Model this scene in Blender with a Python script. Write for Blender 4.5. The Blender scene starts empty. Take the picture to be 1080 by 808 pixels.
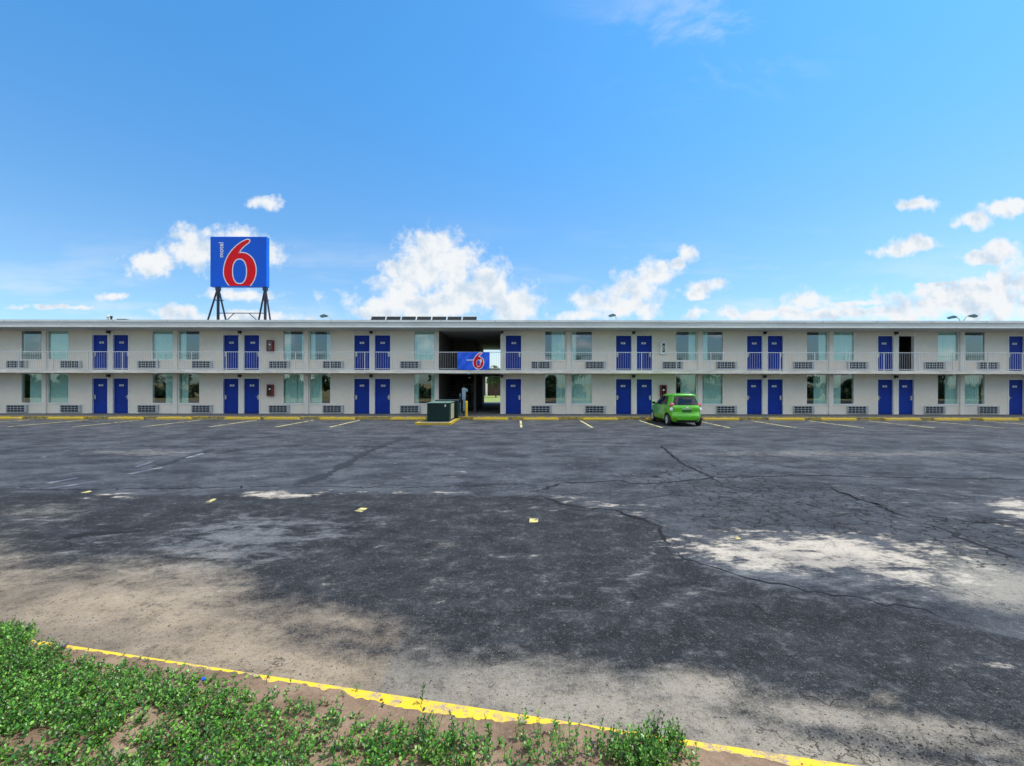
import bpy, bmesh, math, random
import numpy as np
from mathutils import Vector, Matrix
random.seed(7); RNG = np.random.default_rng(11)
SC = bpy.context.scene
COL = SC.collection
F = 460.0; CX = 545.0; CY = 404.0; H = 2.0        # focal length in photo px, principal point, eye height
WY = 26.136                                        # depth of the motel's front wall
def xf(px): return (px - CX) / 17.6                # facade metres from facade px
def gp(px, py, z=0.0):                             # ground point seen at a place of the photo
    d = (H - z) * F / (py - CY); return ((px - CX) * d / F, d)

# ---------------------------------------------------------------- mesh helpers
class MB:
    def __init__(s): s.v = []; s.f = []; s.m = []
    def add(s, vs, fs, mi=0):
        n = len(s.v); s.v += [tuple(v) for v in vs]
        s.f += [tuple(i + n for i in f) for f in fs]; s.m += [mi] * len(fs); return s
    def box(s, x0, x1, y0, y1, z0, z1, mi=0):
        v = [(x0,y0,z0),(x1,y0,z0),(x1,y1,z0),(x0,y1,z0),(x0,y0,z1),(x1,y0,z1),(x1,y1,z1),(x0,y1,z1)]
        return s.add(v, [(0,3,2,1),(4,5,6,7),(0,1,5,4),(1,2,6,5),(2,3,7,6),(3,0,4,7)], mi)
    def bar(s, a, b, r, n=8, mi=0, r2=None):
        a = Vector(a); b = Vector(b); d = (b - a).normalized()
        u = d.cross(Vector((0,0,1)) if abs(d.z) < .9 else Vector((1,0,0))).normalized(); w = d.cross(u)
        r2 = r if r2 is None else r2; vs = []
        for p, rr in ((a, r), (b, r2)):
            for k in range(n):
                t = 2*math.pi*k/n; vs.append(p + u*math.cos(t)*rr + w*math.sin(t)*rr)
        fs = [(k, (k+1) % n, n + (k+1) % n, n + k) for k in range(n)] + [tuple(range(n))[::-1], tuple(range(n, 2*n))]
        return s.add(vs, fs, mi)
    def prism(s, pts, y0, y1, mi=0, hole=None):     # outline in the xz plane, thickness in y
        n = len(pts); vs = [(x, y0, z) for x, z in pts] + [(x, y1, z) for x, z in pts]
        fs = [tuple(range(n)), tuple(range(n, 2*n))[::-1]] + [(k, n + k, n + (k+1) % n, (k+1) % n) for k in range(n)]
        return s.add(vs, fs, mi)
    def mesh(s, name, mats, smooth=False):
        me = bpy.data.meshes.new(name); me.from_pydata(s.v, [], s.f)
        for m in (mats if isinstance(mats, (list, tuple)) else [mats]): me.materials.append(m)
        me.polygons.foreach_set('material_index', s.m)
        if smooth: me.polygons.foreach_set('use_smooth', [True]*len(s.f))
        me.update(); return me
def link(name, data, parent=None, loc=(0,0,0), rot=(0,0,0)):
    o = bpy.data.objects.new(name, data); COL.objects.link(o); o.location = loc; o.rotation_euler = rot
    if parent is not None: o.parent = parent
    return o
def build(mb, name, mats, parent=None, loc=(0,0,0), rot=(0,0,0), smooth=False):
    return link(name, mb.mesh(name, mats, smooth), parent, loc, rot)
def fix_normals(o):
    bm = bmesh.new(); bm.from_mesh(o.data); bmesh.ops.recalc_face_normals(bm, faces=bm.faces); bm.to_mesh(o.data); bm.free()
def bevel(o, w, seg=2):
    bm = bmesh.new(); bm.from_mesh(o.data)
    bmesh.ops.remove_doubles(bm, verts=bm.verts, dist=1e-5)
    bmesh.ops.bevel(bm, geom=list(bm.edges), offset=w, segments=seg, profile=.5, affect='EDGES', clamp_overlap=True)
    bm.to_mesh(o.data); bm.free(); return o
def tag(o, label=None, cat=None, group=None, kind=None):
    if label: o['label'] = label
    if cat: o['category'] = cat
    if group: o['group'] = group
    if kind: o['kind'] = kind
    return o
def thing(name, loc, label, cat, group=None, rz=0):
    return tag(link(name, None, None, loc, (0,0,rz)), label, cat, group)

# ---------------------------------------------------------------- material helpers
class NT:
    def __init__(s, tree): s.t = tree; s.n = tree.nodes; s.l = tree.links
    def new(s, ty, **kw):
        n = s.n.new(ty)
        for k, v in kw.items(): setattr(n, k, v)
        return n
    def put(s, sock, v):
        if isinstance(v, bpy.types.NodeSocket): s.l.new(v, sock)
        elif v is not None:
            if hasattr(sock.default_value, '__len__') and not hasattr(v, '__len__'): v = (v,)*len(sock.default_value)
            if hasattr(sock.default_value, '__len__') and len(sock.default_value) == 4 and len(v) == 3: v = tuple(v) + (1,)
            sock.default_value = v
    def math(s, op, a, b=None, c=None, clamp=False):
        n = s.new('ShaderNodeMath', operation=op, use_clamp=clamp); s.put(n.inputs[0], a)
        if b is not None: s.put(n.inputs[1], b)
        if c is not None: s.put(n.inputs[2], c)
        return n.outputs[0]
    def vmath(s, op, a, b=None, out=0):
        n = s.new('ShaderNodeVectorMath', operation=op); s.put(n.inputs[0], a)
        if b is not None: s.put(n.inputs[1], b)
        return n.outputs[out]
    def mix(s, f, a, b, mode='MIX'):
        n = s.new('ShaderNodeMix', data_type='RGBA', blend_type=mode)
        s.put(n.inputs[0], f); s.put(n.inputs[6], a); s.put(n.inputs[7], b); return n.outputs[2]
    def noise(s, vec, scale, detail=4, rough=.55, dist=0.0, dim='3D'):
        n = s.new('ShaderNodeTexNoise', noise_dimensions=dim); s.put(n.inputs['Vector'], vec); n.inputs['Scale'].default_value = scale
        n.inputs['Detail'].default_value = detail; n.inputs['Roughness'].default_value = rough; n.inputs['Distortion'].default_value = dist
        return n.outputs[0]
    def ramp(s, v, a, b, lo=0.0, hi=1.0, smooth=True):
        n = s.new('ShaderNodeMapRange', interpolation_type='SMOOTHSTEP' if smooth else 'LINEAR')
        s.put(n.inputs[0], v); n.inputs[1].default_value = a; n.inputs[2].default_value = b
        n.inputs[3].default_value = lo; n.inputs[4].default_value = hi; return n.outputs[0]
    def attr(s, name):
        n = s.new('ShaderNodeAttribute', attribute_name=name); return n.outputs['Fac']
    def bump(s, h, strength, dist=.01):
        n = s.new('ShaderNodeBump'); n.inputs['Strength'].default_value = strength; n.inputs['Distance'].default_value = dist
        s.put(n.inputs['Height'], h); return n.outputs[0]
def newmat(name):
    m = bpy.data.materials.new(name); m.use_nodes = True; nt = NT(m.node_tree)
    b = next(n for n in m.node_tree.nodes if n.type == 'BSDF_PRINCIPLED'); return m, nt, b
def mat(name, col, rough=.7, metal=0.0, var=.12, scale=3.0, bump=0.0, bscale=60, coat=0.0, spec=.5, col2=None, stretch=(1,1,1)):
    m, nt, b = newmat(name)
    pos = nt.new('ShaderNodeNewGeometry').outputs['Position']
    p = nt.vmath('MULTIPLY', pos, stretch)
    n = nt.noise(p, scale, 5, .6); n2 = nt.noise(p, scale*9, 3, .6)
    f = nt.ramp(nt.math('ADD', nt.math('MULTIPLY', n, .7), nt.math('MULTIPLY', n2, .3)), .32, .68, 0, 1)
    dk = tuple(c*(1-var*1.6) for c in col) if col2 is None else col2
    lt = tuple(min(1, c*(1+var*.6)) for c in col)
    nt.put(b.inputs['Base Color'], nt.mix(f, dk, lt))
    b.inputs['Roughness'].default_value = rough; b.inputs['Metallic'].default_value = metal
    b.inputs['Coat Weight'].default_value = coat; b.inputs['Specular IOR Level'].default_value = spec
    if bump: nt.put(b.inputs['Normal'], nt.bump(nt.noise(pos, bscale, 4, .6), bump, .01))
    return m

M = {}
M['wall'] = mat('wall_paint', (.86,.80,.70), .85, var=.05, scale=.5, bump=.12, bscale=45)
M['wall2'] = mat('pilaster_paint', (.86,.82,.74), .8, var=.05, scale=1.2, bump=.2, bscale=50)
M['white'] = mat('white_trim_paint', (.88,.88,.86), .55, var=.09, scale=4)
M['rail'] = mat('rail_paint', (.60,.64,.68), .5, var=.08, scale=6)
M['door'] = mat('blue_door_paint', (.001,.034,.33), .5, spec=.25, var=.14, scale=1.5, bump=.05, bscale=30)
M['fascia'] = mat('fascia_metal', (.54,.57,.57), .5, metal=.15, var=.12, scale=.35, stretch=(1,1,5))
M['fascia_lip'] = mat('fascia_lip_metal', (.76,.79,.79), .45, metal=.15, var=.1, scale=.5)
M['soffit'] = mat('soffit_paint', (.55,.55,.52), .8, var=.1, scale=.6)
M['slab'] = mat('balcony_edge_concrete', (.80,.77,.69), .8, var=.2, scale=.9, bump=.3, bscale=40, stretch=(1,1,4))
M['concrete'] = mat('walkway_concrete', (.17,.17,.17), .9, var=.2, scale=1.1, bump=.4, bscale=60)
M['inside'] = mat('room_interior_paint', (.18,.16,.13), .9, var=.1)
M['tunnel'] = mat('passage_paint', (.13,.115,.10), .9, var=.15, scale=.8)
M['black'] = mat('black_metal', (.02,.022,.025), .5, var=.1)
M['grille'] = mat('dark_grille', (.010,.014,.02), .6, var=.2, scale=8)
M['ac'] = mat('air_conditioner_case', (.46,.50,.53), .6, var=.12, scale=5)
M['steel'] = mat('brushed_metal', (.62,.60,.52), .35, metal=.8, var=.1, scale=9)
M['lamp_lens'] = mat('lamp_lens', (.75,.76,.72), .3, var=.05)
M['roof'] = mat('roof_membrane', (.42,.42,.40), .9, var=.2, scale=.4, bump=.2)
M['signblue'] = mat('sign_blue', (.002,.105,.68), .5, spec=.2, var=.05, scale=.7)
M['signedge'] = mat('sign_edge_blue', (.006,.14,.75), .5, spec=.2, var=.05, scale=.7)
M['red'] = mat('sign_red', (.72,.002,.014), .5, spec=.2, var=.06)
M['signwhite'] = mat('sign_white', (.78,.80,.85), .45, var=.03)
M['legs'] = mat('sign_leg_paint', (.012,.02,.055), .5, var=.15)
M['extred'] = mat('extinguisher_red', (.22,.012,.02), .45, var=.1)
M['green_box'] = mat('transformer_green', (.004,.024,.022), .55, spec=.25, var=.15, scale=1.5, bump=.05)
M['green_side'] = mat('transformer_lit_side', (.36,.38,.27), .55, var=.15, scale=2)  # pale tone is sunlight on the box's right side, put into the colour
M['tire'] = mat('tyre_rubber', (.018,.018,.02), .8, var=.15, scale=12)
M['rim'] = mat('alloy_rim', (.75,.76,.78), .35, metal=.3, var=.05)
M['car_glass'] = mat('car_glass', (.010,.014,.018), .05, var=.1, coat=.2, spec=.5)
M['tail'] = mat('tail_lamp_red', (.58,.07,.12), .12, var=.05, coat=1)
M['rev'] = mat('reverse_lamp_clear', (.75,.78,.85), .12, var=.05, coat=1)
M['plastic'] = mat('dark_plastic', (.03,.03,.032), .55, var=.15)
M['plate'] = mat('plate_white', (.62,.64,.66), .4, var=.05)
M['solar'] = mat('dark_panel_glass', (.012,.02,.028), .35, var=.15, spec=.3)
M['grey_ped'] = mat('pedestal_grey', (.26,.36,.44), .4, metal=.2, var=.12)
M['vend'] = mat('vending_machine_body', (.03,.03,.036), .4, var=.2)
M['backblue'] = mat('rear_fascia_blue', (.10,.20,.28), .7, var=.1)
M['backwall'] = mat('rear_wall_maroon', (.10,.055,.05), .8, var=.15)
M['bark'] = mat('bark', (.10,.075,.055), .95, var=.3, scale=8, bump=.6, bscale=30)
M['cap'] = mat('bottle_cap_blue', (.01,.08,.6), .4, var=.05)

def car_paint():
    m, nt, b = newmat('green_car_paint')
    b.inputs['Base Color'].default_value = (.055,.42,.006,1); b.inputs['Metallic'].default_value = .12
    b.inputs['Roughness'].default_value = .32; b.inputs['Coat Weight'].default_value = 1; b.inputs['Coat Roughness'].default_value = .04
    pos = nt.new('ShaderNodeNewGeometry').outputs['Position']
    nt.put(b.inputs['Base Color'], nt.mix(nt.noise(pos, 3, 4), (.085,.45,.001), (.115,.53,.002)))
    return m
M['car'] = car_paint()
def yellow_paint(name, wear, under=(.30,.28,.24), col=(.66,.44,.015), scale=5):
    m, nt, b = newmat(name); pos = nt.new('ShaderNodeNewGeometry').outputs['Position']
    n = nt.noise(pos, scale, 8, .7); n2 = nt.noise(pos, scale*14, 4, .7)
    s = nt.math('ADD', nt.math('MULTIPLY', n, .65), nt.math('MULTIPLY', n2, .35))
    f = nt.ramp(s, wear-.03, wear+.04); tone = nt.mix(nt.noise(pos, 1.7, 3), tuple(c*.78 for c in col), tuple(min(1,c*1.12) for c in col))
    nt.put(b.inputs['Base Color'], nt.mix(f, under, tone)); b.inputs['Roughness'].default_value = .75
    nt.put(b.inputs['Normal'], nt.bump(s, .4, .01)); return m
M['yellow'] = yellow_paint('yellow_kerb_paint', .43, col=(.48,.34,.012))
M['yellow_old'] = yellow_paint('worn_yellow_kerb_paint', .49, under=(.16,.15,.12), col=(.50,.36,.03))
M['yellow_front'] = yellow_paint('fresh_yellow_kerb_paint', .455, under=(.34,.26,.18), col=(.88,.56,.02), scale=9)
M['yellow_line'] = yellow_paint('painted_line_yellow', .47, under=(.11,.12,.14), col=(.72,.62,.25), scale=3)
M['white_line'] = yellow_paint('worn_white_line', .54, under=(.075,.085,.105), col=(.33,.33,.32), scale=3)
M['yellow_dash'] = yellow_paint('yellow_dash_paint', .47, under=(.12,.12,.11), col=(.66,.55,.17), scale=8)

def glass_mat():
    m = bpy.data.materials.new('window_glass'); m.use_nodes = True; nt = NT(m.node_tree); nt.n.clear()
    out = nt.new('ShaderNodeOutputMaterial'); tr = nt.new('ShaderNodeBsdfTransparent'); tr.inputs[0].default_value = (.86,.97,.96,1)
    gl = nt.new('ShaderNodeBsdfGlossy'); gl.inputs['Color'].default_value = (.9,.97,1,1); gl.inputs['Roughness'].default_value = .01
    pos = nt.new('ShaderNodeNewGeometry').outputs['Position']
    nt.put(gl.inputs['Normal'], nt.bump(nt.noise(pos, .9, 1), .05, .02))
    fr = nt.new('ShaderNodeFresnel'); fr.inputs[0].default_value = 1.5
    mx = nt.new('ShaderNodeMixShader'); geo = nt.new('ShaderNodeNewGeometry'); nt.put(mx.inputs[0], nt.math('MULTIPLY', nt.math('ADD', fr.outputs[0], .14, clamp=True), nt.math('SUBTRACT', 1.0, geo.outputs['Backfacing'])))
    nt.l.new(tr.outputs[0], mx.inputs[1]); nt.l.new(gl.outputs[0], mx.inputs[2]); nt.l.new(mx.outputs[0], out.inputs[0]); return m
M['glass'] = glass_mat()
def curtain_mat():
    m, nt, b = newmat('curtain_cloth'); pos = nt.new('ShaderNodeNewGeometry').outputs['Position']
    p = nt.vmath('MULTIPLY', pos, (1,1,.05))
    nt.put(b.inputs['Base Color'], nt.mix(nt.noise(p, 2.5, 3), (.74,.86,.80), (.90,.95,.90))); b.inputs['Roughness'].default_value = .9
    b.inputs['Sheen Weight'].default_value = .2
    return m
M['curtain'] = curtain_mat()
def banner_mat():
    m, nt, b = newmat('banner_cloth'); pos = nt.new('ShaderNodeNewGeometry').outputs['Position']
    nt.put(b.inputs['Base Color'], nt.mix(nt.noise(pos, 2, 3), (.002,.08,.70), (.004,.12,.85))); b.inputs['Roughness'].default_value = .45
    return m
M['banner'] = banner_mat()

# ---------------------------------------------------------------- camera
cam_d = bpy.data.cameras.new('camera'); cam = link('camera', cam_d)
cam_d.sensor_width = 36; cam_d.lens = 36*F/1080; cam_d.shift_x = -(CX-540)/1080; cam_d.clip_end = 5000; cam_d.clip_start = .05
cam.location = (0,0,H); cam.rotation_euler = (math.radians(90), math.radians(-.08), 0); SC.camera = cam

# ---------------------------------------------------------------- light and sky
EL = math.radians(64); AZ = math.radians(-9)       # sun to the right (+X), turned AZ towards the camera side
sdir = Vector((math.cos(EL)*math.cos(AZ), -math.cos(EL)*math.sin(AZ), math.sin(EL)))
sl = bpy.data.lights.new('sun', 'SUN'); sl.energy = 3.4; sl.angle = math.radians(.53); sl.color = (1,.96,.90)
so = link('sun', sl, None, (30,-10,60)); so.rotation_euler = sdir.to_track_quat('Z','Y').to_euler()
W = bpy.data.worlds.new('World'); SC.world = W; W.use_nodes = True
nt = NT(W.node_tree); nt.n.clear()
out = nt.new('ShaderNodeOutputWorld'); bg = nt.new('ShaderNodeBackground'); nt.l.new(bg.outputs[0], out.inputs[0])
sky = nt.new('ShaderNodeTexSky', sky_type='NISHITA'); sky.sun_disc = False; sky.sun_elevation = EL
sky.sun_rotation = math.atan2(sdir.x, sdir.y); sky.altitude = 0; sky.air_density = 1.0; sky.dust_density = .6; sky.ozone_density = 2.0
gen = nt.new('ShaderNodeTexCoord').outputs['Generated']
sep = nt.new('ShaderNodeSeparateXYZ'); nt.l.new(gen, sep.inputs[0])
dx, dy, dz = sep.outputs
ay = nt.math('MAXIMUM', nt.math('ABSOLUTE', dy), .05)
u = nt.math('DIVIDE', dx, ay); v = nt.math('DIVIDE', dz, ay)
cmb = nt.new('ShaderNodeCombineXYZ'); nt.l.new(u, cmb.inputs[0]); nt.l.new(v, cmb.inputs[1])
nt.l.new(nt.math('MULTIPLY', nt.math('SIGN', dy), 3.7), cmb.inputs[2]); P0 = cmb.outputs[0]
front = nt.math('GREATER_THAN', dy, 0.0)
def cc(px, py): return ((px-CX)/F, (CY-py)/F)
clouds = [(215,264,46,20),(160,281,34,12),(268,262,32,20),(205,250,28,14),(260,310,36,7),(182,330,24,8),(262,336,60,8),(122,312,18,5),
 (272,214,19,8),(458,262,30,23),(448,272,34,22),(478,280,40,24),(500,310,60,24),(445,290,46,22),(425,304,42,16),(512,296,26,24),(545,318,28,20),(450,322,90,17),(545,330,30,16),(395,330,35,8),(412,279,9,5),
 (690,290,26,16),(672,304,34,18),(650,322,48,16),(618,332,36,8),(722,268,11,10),(712,278,12,8),(742,300,20,8),(735,311,14,6),(735,331,15,9),
 (772,331,22,8),(806,330,22,8),(848,316,22,13),(836,328,28,10),(900,328,36,10),
 (1045,306,44,14),(1080,296,46,18),(985,322,55,13),(1030,320,100,22),(960,330,60,12),(870,331,60,9),(1130,290,70,30),(946,262,24,9),(970,256,18,10),(1030,232,26,9),(1055,221,26,10),(1072,214,14,6),
 (1035,272,25,10),(1056,262,22,12),(970,215,18,7),(905,318,30,4),(990,300,26,3),(60,324,40,3)]
w2 = nt.new('ShaderNodeTexNoise', noise_dimensions='2D'); nt.put(w2.inputs['Vector'], P0); w2.inputs['Scale'].default_value = 11; w2.inputs['Detail'].default_value = 4; w2.inputs['Roughness'].default_value = .62
wv = nt.vmath('MULTIPLY', nt.vmath('SUBTRACT', w2.outputs['Color'], (.5,.5,.5)), (.040,.034,0))
def field(P):
    acc = None; p = nt.vmath('ADD', P, wv)
    for (a, b_, rx, ry) in clouds:
        c = cc(a, b_); q = nt.vmath('MULTIPLY', nt.vmath('SUBTRACT', p, (c[0], c[1], 0)), (F/rx, F/ry, 0))
        L = nt.vmath('LENGTH', q, out=1); acc = L if acc is None else nt.math('MINIMUM', acc, L)
    return nt.math('SUBTRACT', 1.0, acc)
fld = nt.math('MULTIPLY', nt.math('MAXIMUM', field(P0), -1.2), 1.0)
# puffy detail: two noises, the second sampled a little towards the sun to shade undersides
def puff(P):
    a = nt.noise(P, 16, 6, .62, dim='2D'); vz = nt.new('ShaderNodeTexVoronoi', feature='F1', voronoi_dimensions='2D'); nt.put(vz.inputs['Vector'], nt.vmath('ADD', P, nt.vmath('MULTIPLY', wv, (.3,.3,0)))); vz.inputs['Scale'].default_value = 34
    vz.inputs['Detail'].default_value = 1
    return nt.math('SUBTRACT', a, nt.math('MULTIPLY', vz.outputs['Distance'], .12))
d0 = puff(P0)
dens = nt.math('ADD', fld, nt.math('MULTIPLY', nt.math('SUBTRACT', d0, .30), 2.2))
alpha_f = nt.ramp(dens, .0, .85)
# other half of the sky: low cumulus, higher clouds added to light the facade
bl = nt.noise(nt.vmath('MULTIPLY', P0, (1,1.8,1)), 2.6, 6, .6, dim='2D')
bl_fill = nt.noise(nt.vmath('MULTIPLY', P0, (.7,.7,1)), 1.6, 5, .55, dim='2D')
band = nt.math('MAXIMUM', nt.math('MULTIPLY', nt.ramp(bl, .52, .66), nt.ramp(v, .5, .2)), nt.math('MULTIPLY', nt.ramp(bl_fill, .36, .50), nt.ramp(v, .25, .6)))
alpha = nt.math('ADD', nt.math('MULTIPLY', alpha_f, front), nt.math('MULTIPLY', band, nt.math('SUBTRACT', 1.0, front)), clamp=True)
# cirrus
cir = nt.noise(nt.vmath('MULTIPLY', nt.vmath('ADD', P0, nt.vmath('MULTIPLY', P0, (0,.8,0))), (1.2,1.6,1)), 2.2, 7, .66, .4, dim='2D')
c0 = cc(740, 25); cd = nt.vmath('LENGTH', nt.vmath('MULTIPLY', nt.vmath('SUBTRACT', P0, (c0[0], c0[1], 0)), (F/190, F/110, 0)), out=1)
cirr = nt.math('MULTIPLY', nt.ramp(cir, .47, .72), nt.math('MULTIPLY', nt.ramp(cd, 1.1, .1), .26))
low = nt.math('MULTIPLY', nt.ramp(nt.noise(nt.vmath('MULTIPLY', P0, (.8,4,1)), 3.0, 4, .6, dim='2D'), .42, .75), nt.math('MULTIPLY', nt.ramp(v, .42, .08), .50))
hz = nt.math('MAXIMUM', nt.math('MAXIMUM', cirr, nt.math('MULTIPLY', low, front)), alpha)
up = nt.math('GREATER_THAN', dz, 0.0)
sh_a = nt.noise(P0, 13, 5, .58, dim='2D'); sh_b = nt.noise(nt.vmath('ADD', P0, (.008,.022,0)), 13, 5, .58, dim='2D')
shade = nt.ramp(nt.math('ADD', nt.math('MULTIPLY', nt.math('SUBTRACT', sh_b, sh_a), 2.2), nt.math('MULTIPLY', dens, .22)), -.02, .75)
ccol = nt.mix(shade, (5.8,5.95,6.1), (3.9,4.7,5.5))
skyc = nt.mix(1.0, sky.outputs[0], nt.mix(nt.ramp(dz, .08, .62), (.80,1.02,1.14), (.52,1.24,1.60)), 'MULTIPLY')
ccol = nt.mix(front, (9.5,9.3,8.9), ccol)  # clouds behind the camera made extra bright to fill the shaded facade
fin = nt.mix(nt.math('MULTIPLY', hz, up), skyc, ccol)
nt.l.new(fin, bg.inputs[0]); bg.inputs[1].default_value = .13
vs_ = SC.view_settings; vs_.view_transform = 'Standard'; vs_.look = 'None'; vs_.gamma = 1; vs_.exposure = .27; vs_.use_curve_mapping = False
W.cycles.sampling_method = 'NONE'
SC.cycles.max_bounces = 8; SC.cycles.diffuse_bounces = 4; SC.cycles.caustics_reflective = False; SC.cycles.caustics_refractive = False

# ---------------------------------------------------------------- ground
def curbY(X): return 2.566 - .2*X
def grid_mesh(name, xs, ys, zf, mats, attrs=None, smooth=True, cut=None):
    X, Y = np.meshgrid(xs, ys); Z = zf(X, Y); ny, nx = X.shape
    vs = np.stack([X.ravel(), Y.ravel(), Z.ravel()], 1)
    i = np.arange(ny*nx).reshape(ny, nx)
    fs = np.stack([i[:-1,:-1].ravel(), i[:-1,1:].ravel(), i[1:,1:].ravel(), i[1:,:-1].ravel()], 1)
    if cut is not None:
        c = vs[fs].mean(1); fs = fs[cut(c[:,0], c[:,1])]
    me = np_mesh(name, vs, fs, mats, smooth)
    if attrs:
        for k, a in attrs(vs[:,0], vs[:,1]).items():
            at = me.attributes.new(k, 'FLOAT', 'POINT'); at.data.foreach_set('value', a.astype(np.float32))
    return me
def np_mesh(name, vs, fs, mats, smooth=False, face_attr=None):
    me = bpy.data.meshes.new(name); n = len(fs); k = fs.shape[1]
    me.vertices.add(len(vs)); me.vertices.foreach_set('co', vs.astype(np.float32).ravel())
    me.loops.add(n*k); me.loops.foreach_set('vertex_index', fs.astype(np.int32).ravel())
    me.polygons.add(n); me.polygons.foreach_set('loop_start', (np.arange(n)*k).astype(np.int32))
    me.polygons.foreach_set('loop_total', np.full(n, k, np.int32))
    if smooth: me.polygons.foreach_set('use_smooth', np.ones(n, bool))
    for m in (mats if isinstance(mats, (list, tuple)) else [mats]): me.materials.append(m)
    me.update(calc_edges=True)
    if face_attr is not None:
        at = me.attributes.new('tone', 'FLOAT', 'FACE'); at.data.foreach_set('value', face_attr.astype(np.float32))
    return me
def vnoise(x, s, seed=0):
    x = np.asarray(x, float)*s + seed*17.31; i = np.floor(x); f = x-i; f = f*f*(3-2*f)
    h = lambda k: np.modf(np.abs(np.sin(k*127.1+seed*311.7)*43758.5453))[0]
    return h(i)*(1-f)+h(i+1)*f
def blob(px, py, lst, soft=.5):
    r = np.zeros_like(px)
    for e in lst:
        cx, cy, rx, ry, amt = e[:5]; a = math.radians(e[5]) if len(e) > 5 else 0
        dx_, dy_ = px-cx, py-cy; xr = dx_*math.cos(a)+dy_*math.sin(a); yr = -dx_*math.sin(a)+dy_*math.cos(a)
        d = np.sqrt((xr/rx)**2+(yr/ry)**2); r = np.maximum(r, amt*np.clip((1.35-d)/.9, 0, 1))
    return r
def lot_attrs(X, Y):
    Yc = np.maximum(Y, .6); px = CX + X*F/Yc; py = CY + H*F/Yc
    pale = blob(px, py, [(862,583,162,22,1.12,2),(960,600,95,20,.85,6),(780,575,70,13,.75,8),(300,522,52,4.5,1,0),(120,523,27,3,.8,0),(1080,538,40,14,.95,8),(430,520,85,1.6,.6,0),
        (625,531,52,6,.6,8),(520,514,60,2.5,.35),(690,548,40,6,.4,15),(1040,700,26,3,.4,8),(1100,560,60,10,.6)])
    light = blob(px, py, [(250,572,95,30,1.05,-6),(330,560,80,18,.75,-8),(860,600,190,38,.8,4),(640,530,120,16,.4),(90,570,80,22,.45),(640,620,110,28,.40),(560,600,60,16,.3),
        (40,545,80,12,.45),(1040,530,120,26,.55),(900,480,250,10,.35),(300,480,300,8,.25),(160,478,110,5,.45),(120,470,170,4,.3),(690,700,80,18,.5)])
    # tan silt washed along the near kerb
    dk = Y - curbY(X)
    wd = .40 + .95*np.clip((-X-.2)/3.2, 0, 1)**1.2 + .22*np.sin(X*1.7+1)
    tan = np.clip(1.45 - dk/wd, 0, 1)
    tan = np.maximum(tan, blob(px, py, [(735,725,62,22,.95,10),(1050,616,75,26,1.0,12),(930,738,22,9,.7),(120,632,190,24,.48,4),(30,615,120,18,.42),(350,660,130,26,.55,10),(500,690,60,14,.25),
        (1000,600,25,30,.5,0),(890,478,190,3.5,.45),(900,757,200,14,.85,7),(800,735,160,14,.5,7),(1050,790,160,10,.6,6),(470,575,14,5,.4),(150,478,60,3,.5),(40,540,50,10,.4)]))
    warm = np.where(X < -.9, 1.0, .35) * np.clip(1.3-dk/2.2, 0, 1)
    wob = 3.0*(vnoise(X, .9, 21)-.5) + 1.6*(vnoise(X, 3.3, 22)-.5)
    yb = wob + np.interp(px, [-500,0,555,620,690,706,760,880,960,1080,1400],[519,519,521,534,548,580,602,630,642,668,720])
    dark = np.clip((py-yb)/np.maximum(3, (py-404)*.03), 0, 1)*.8
    yc = np.interp(px, [0,556,600,752,1080,1500],[519,520,509,504,505,508])
    dark = np.maximum(dark, np.where(px > 556, np.clip((py-yc)/2.5, 0, 1)*.34, 0))
    alli = blob(px, py, [(900,545,260,45,1,3),(760,510,160,30,.9),(1010,570,120,40,1),(660,560,90,30,.7),(880,500,240,20,.7),(600,480,60,30,.3)])
    return dict(pale=pale, light=light, tan=tan, warm=warm, dark=dark, alli=alli)
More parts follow.
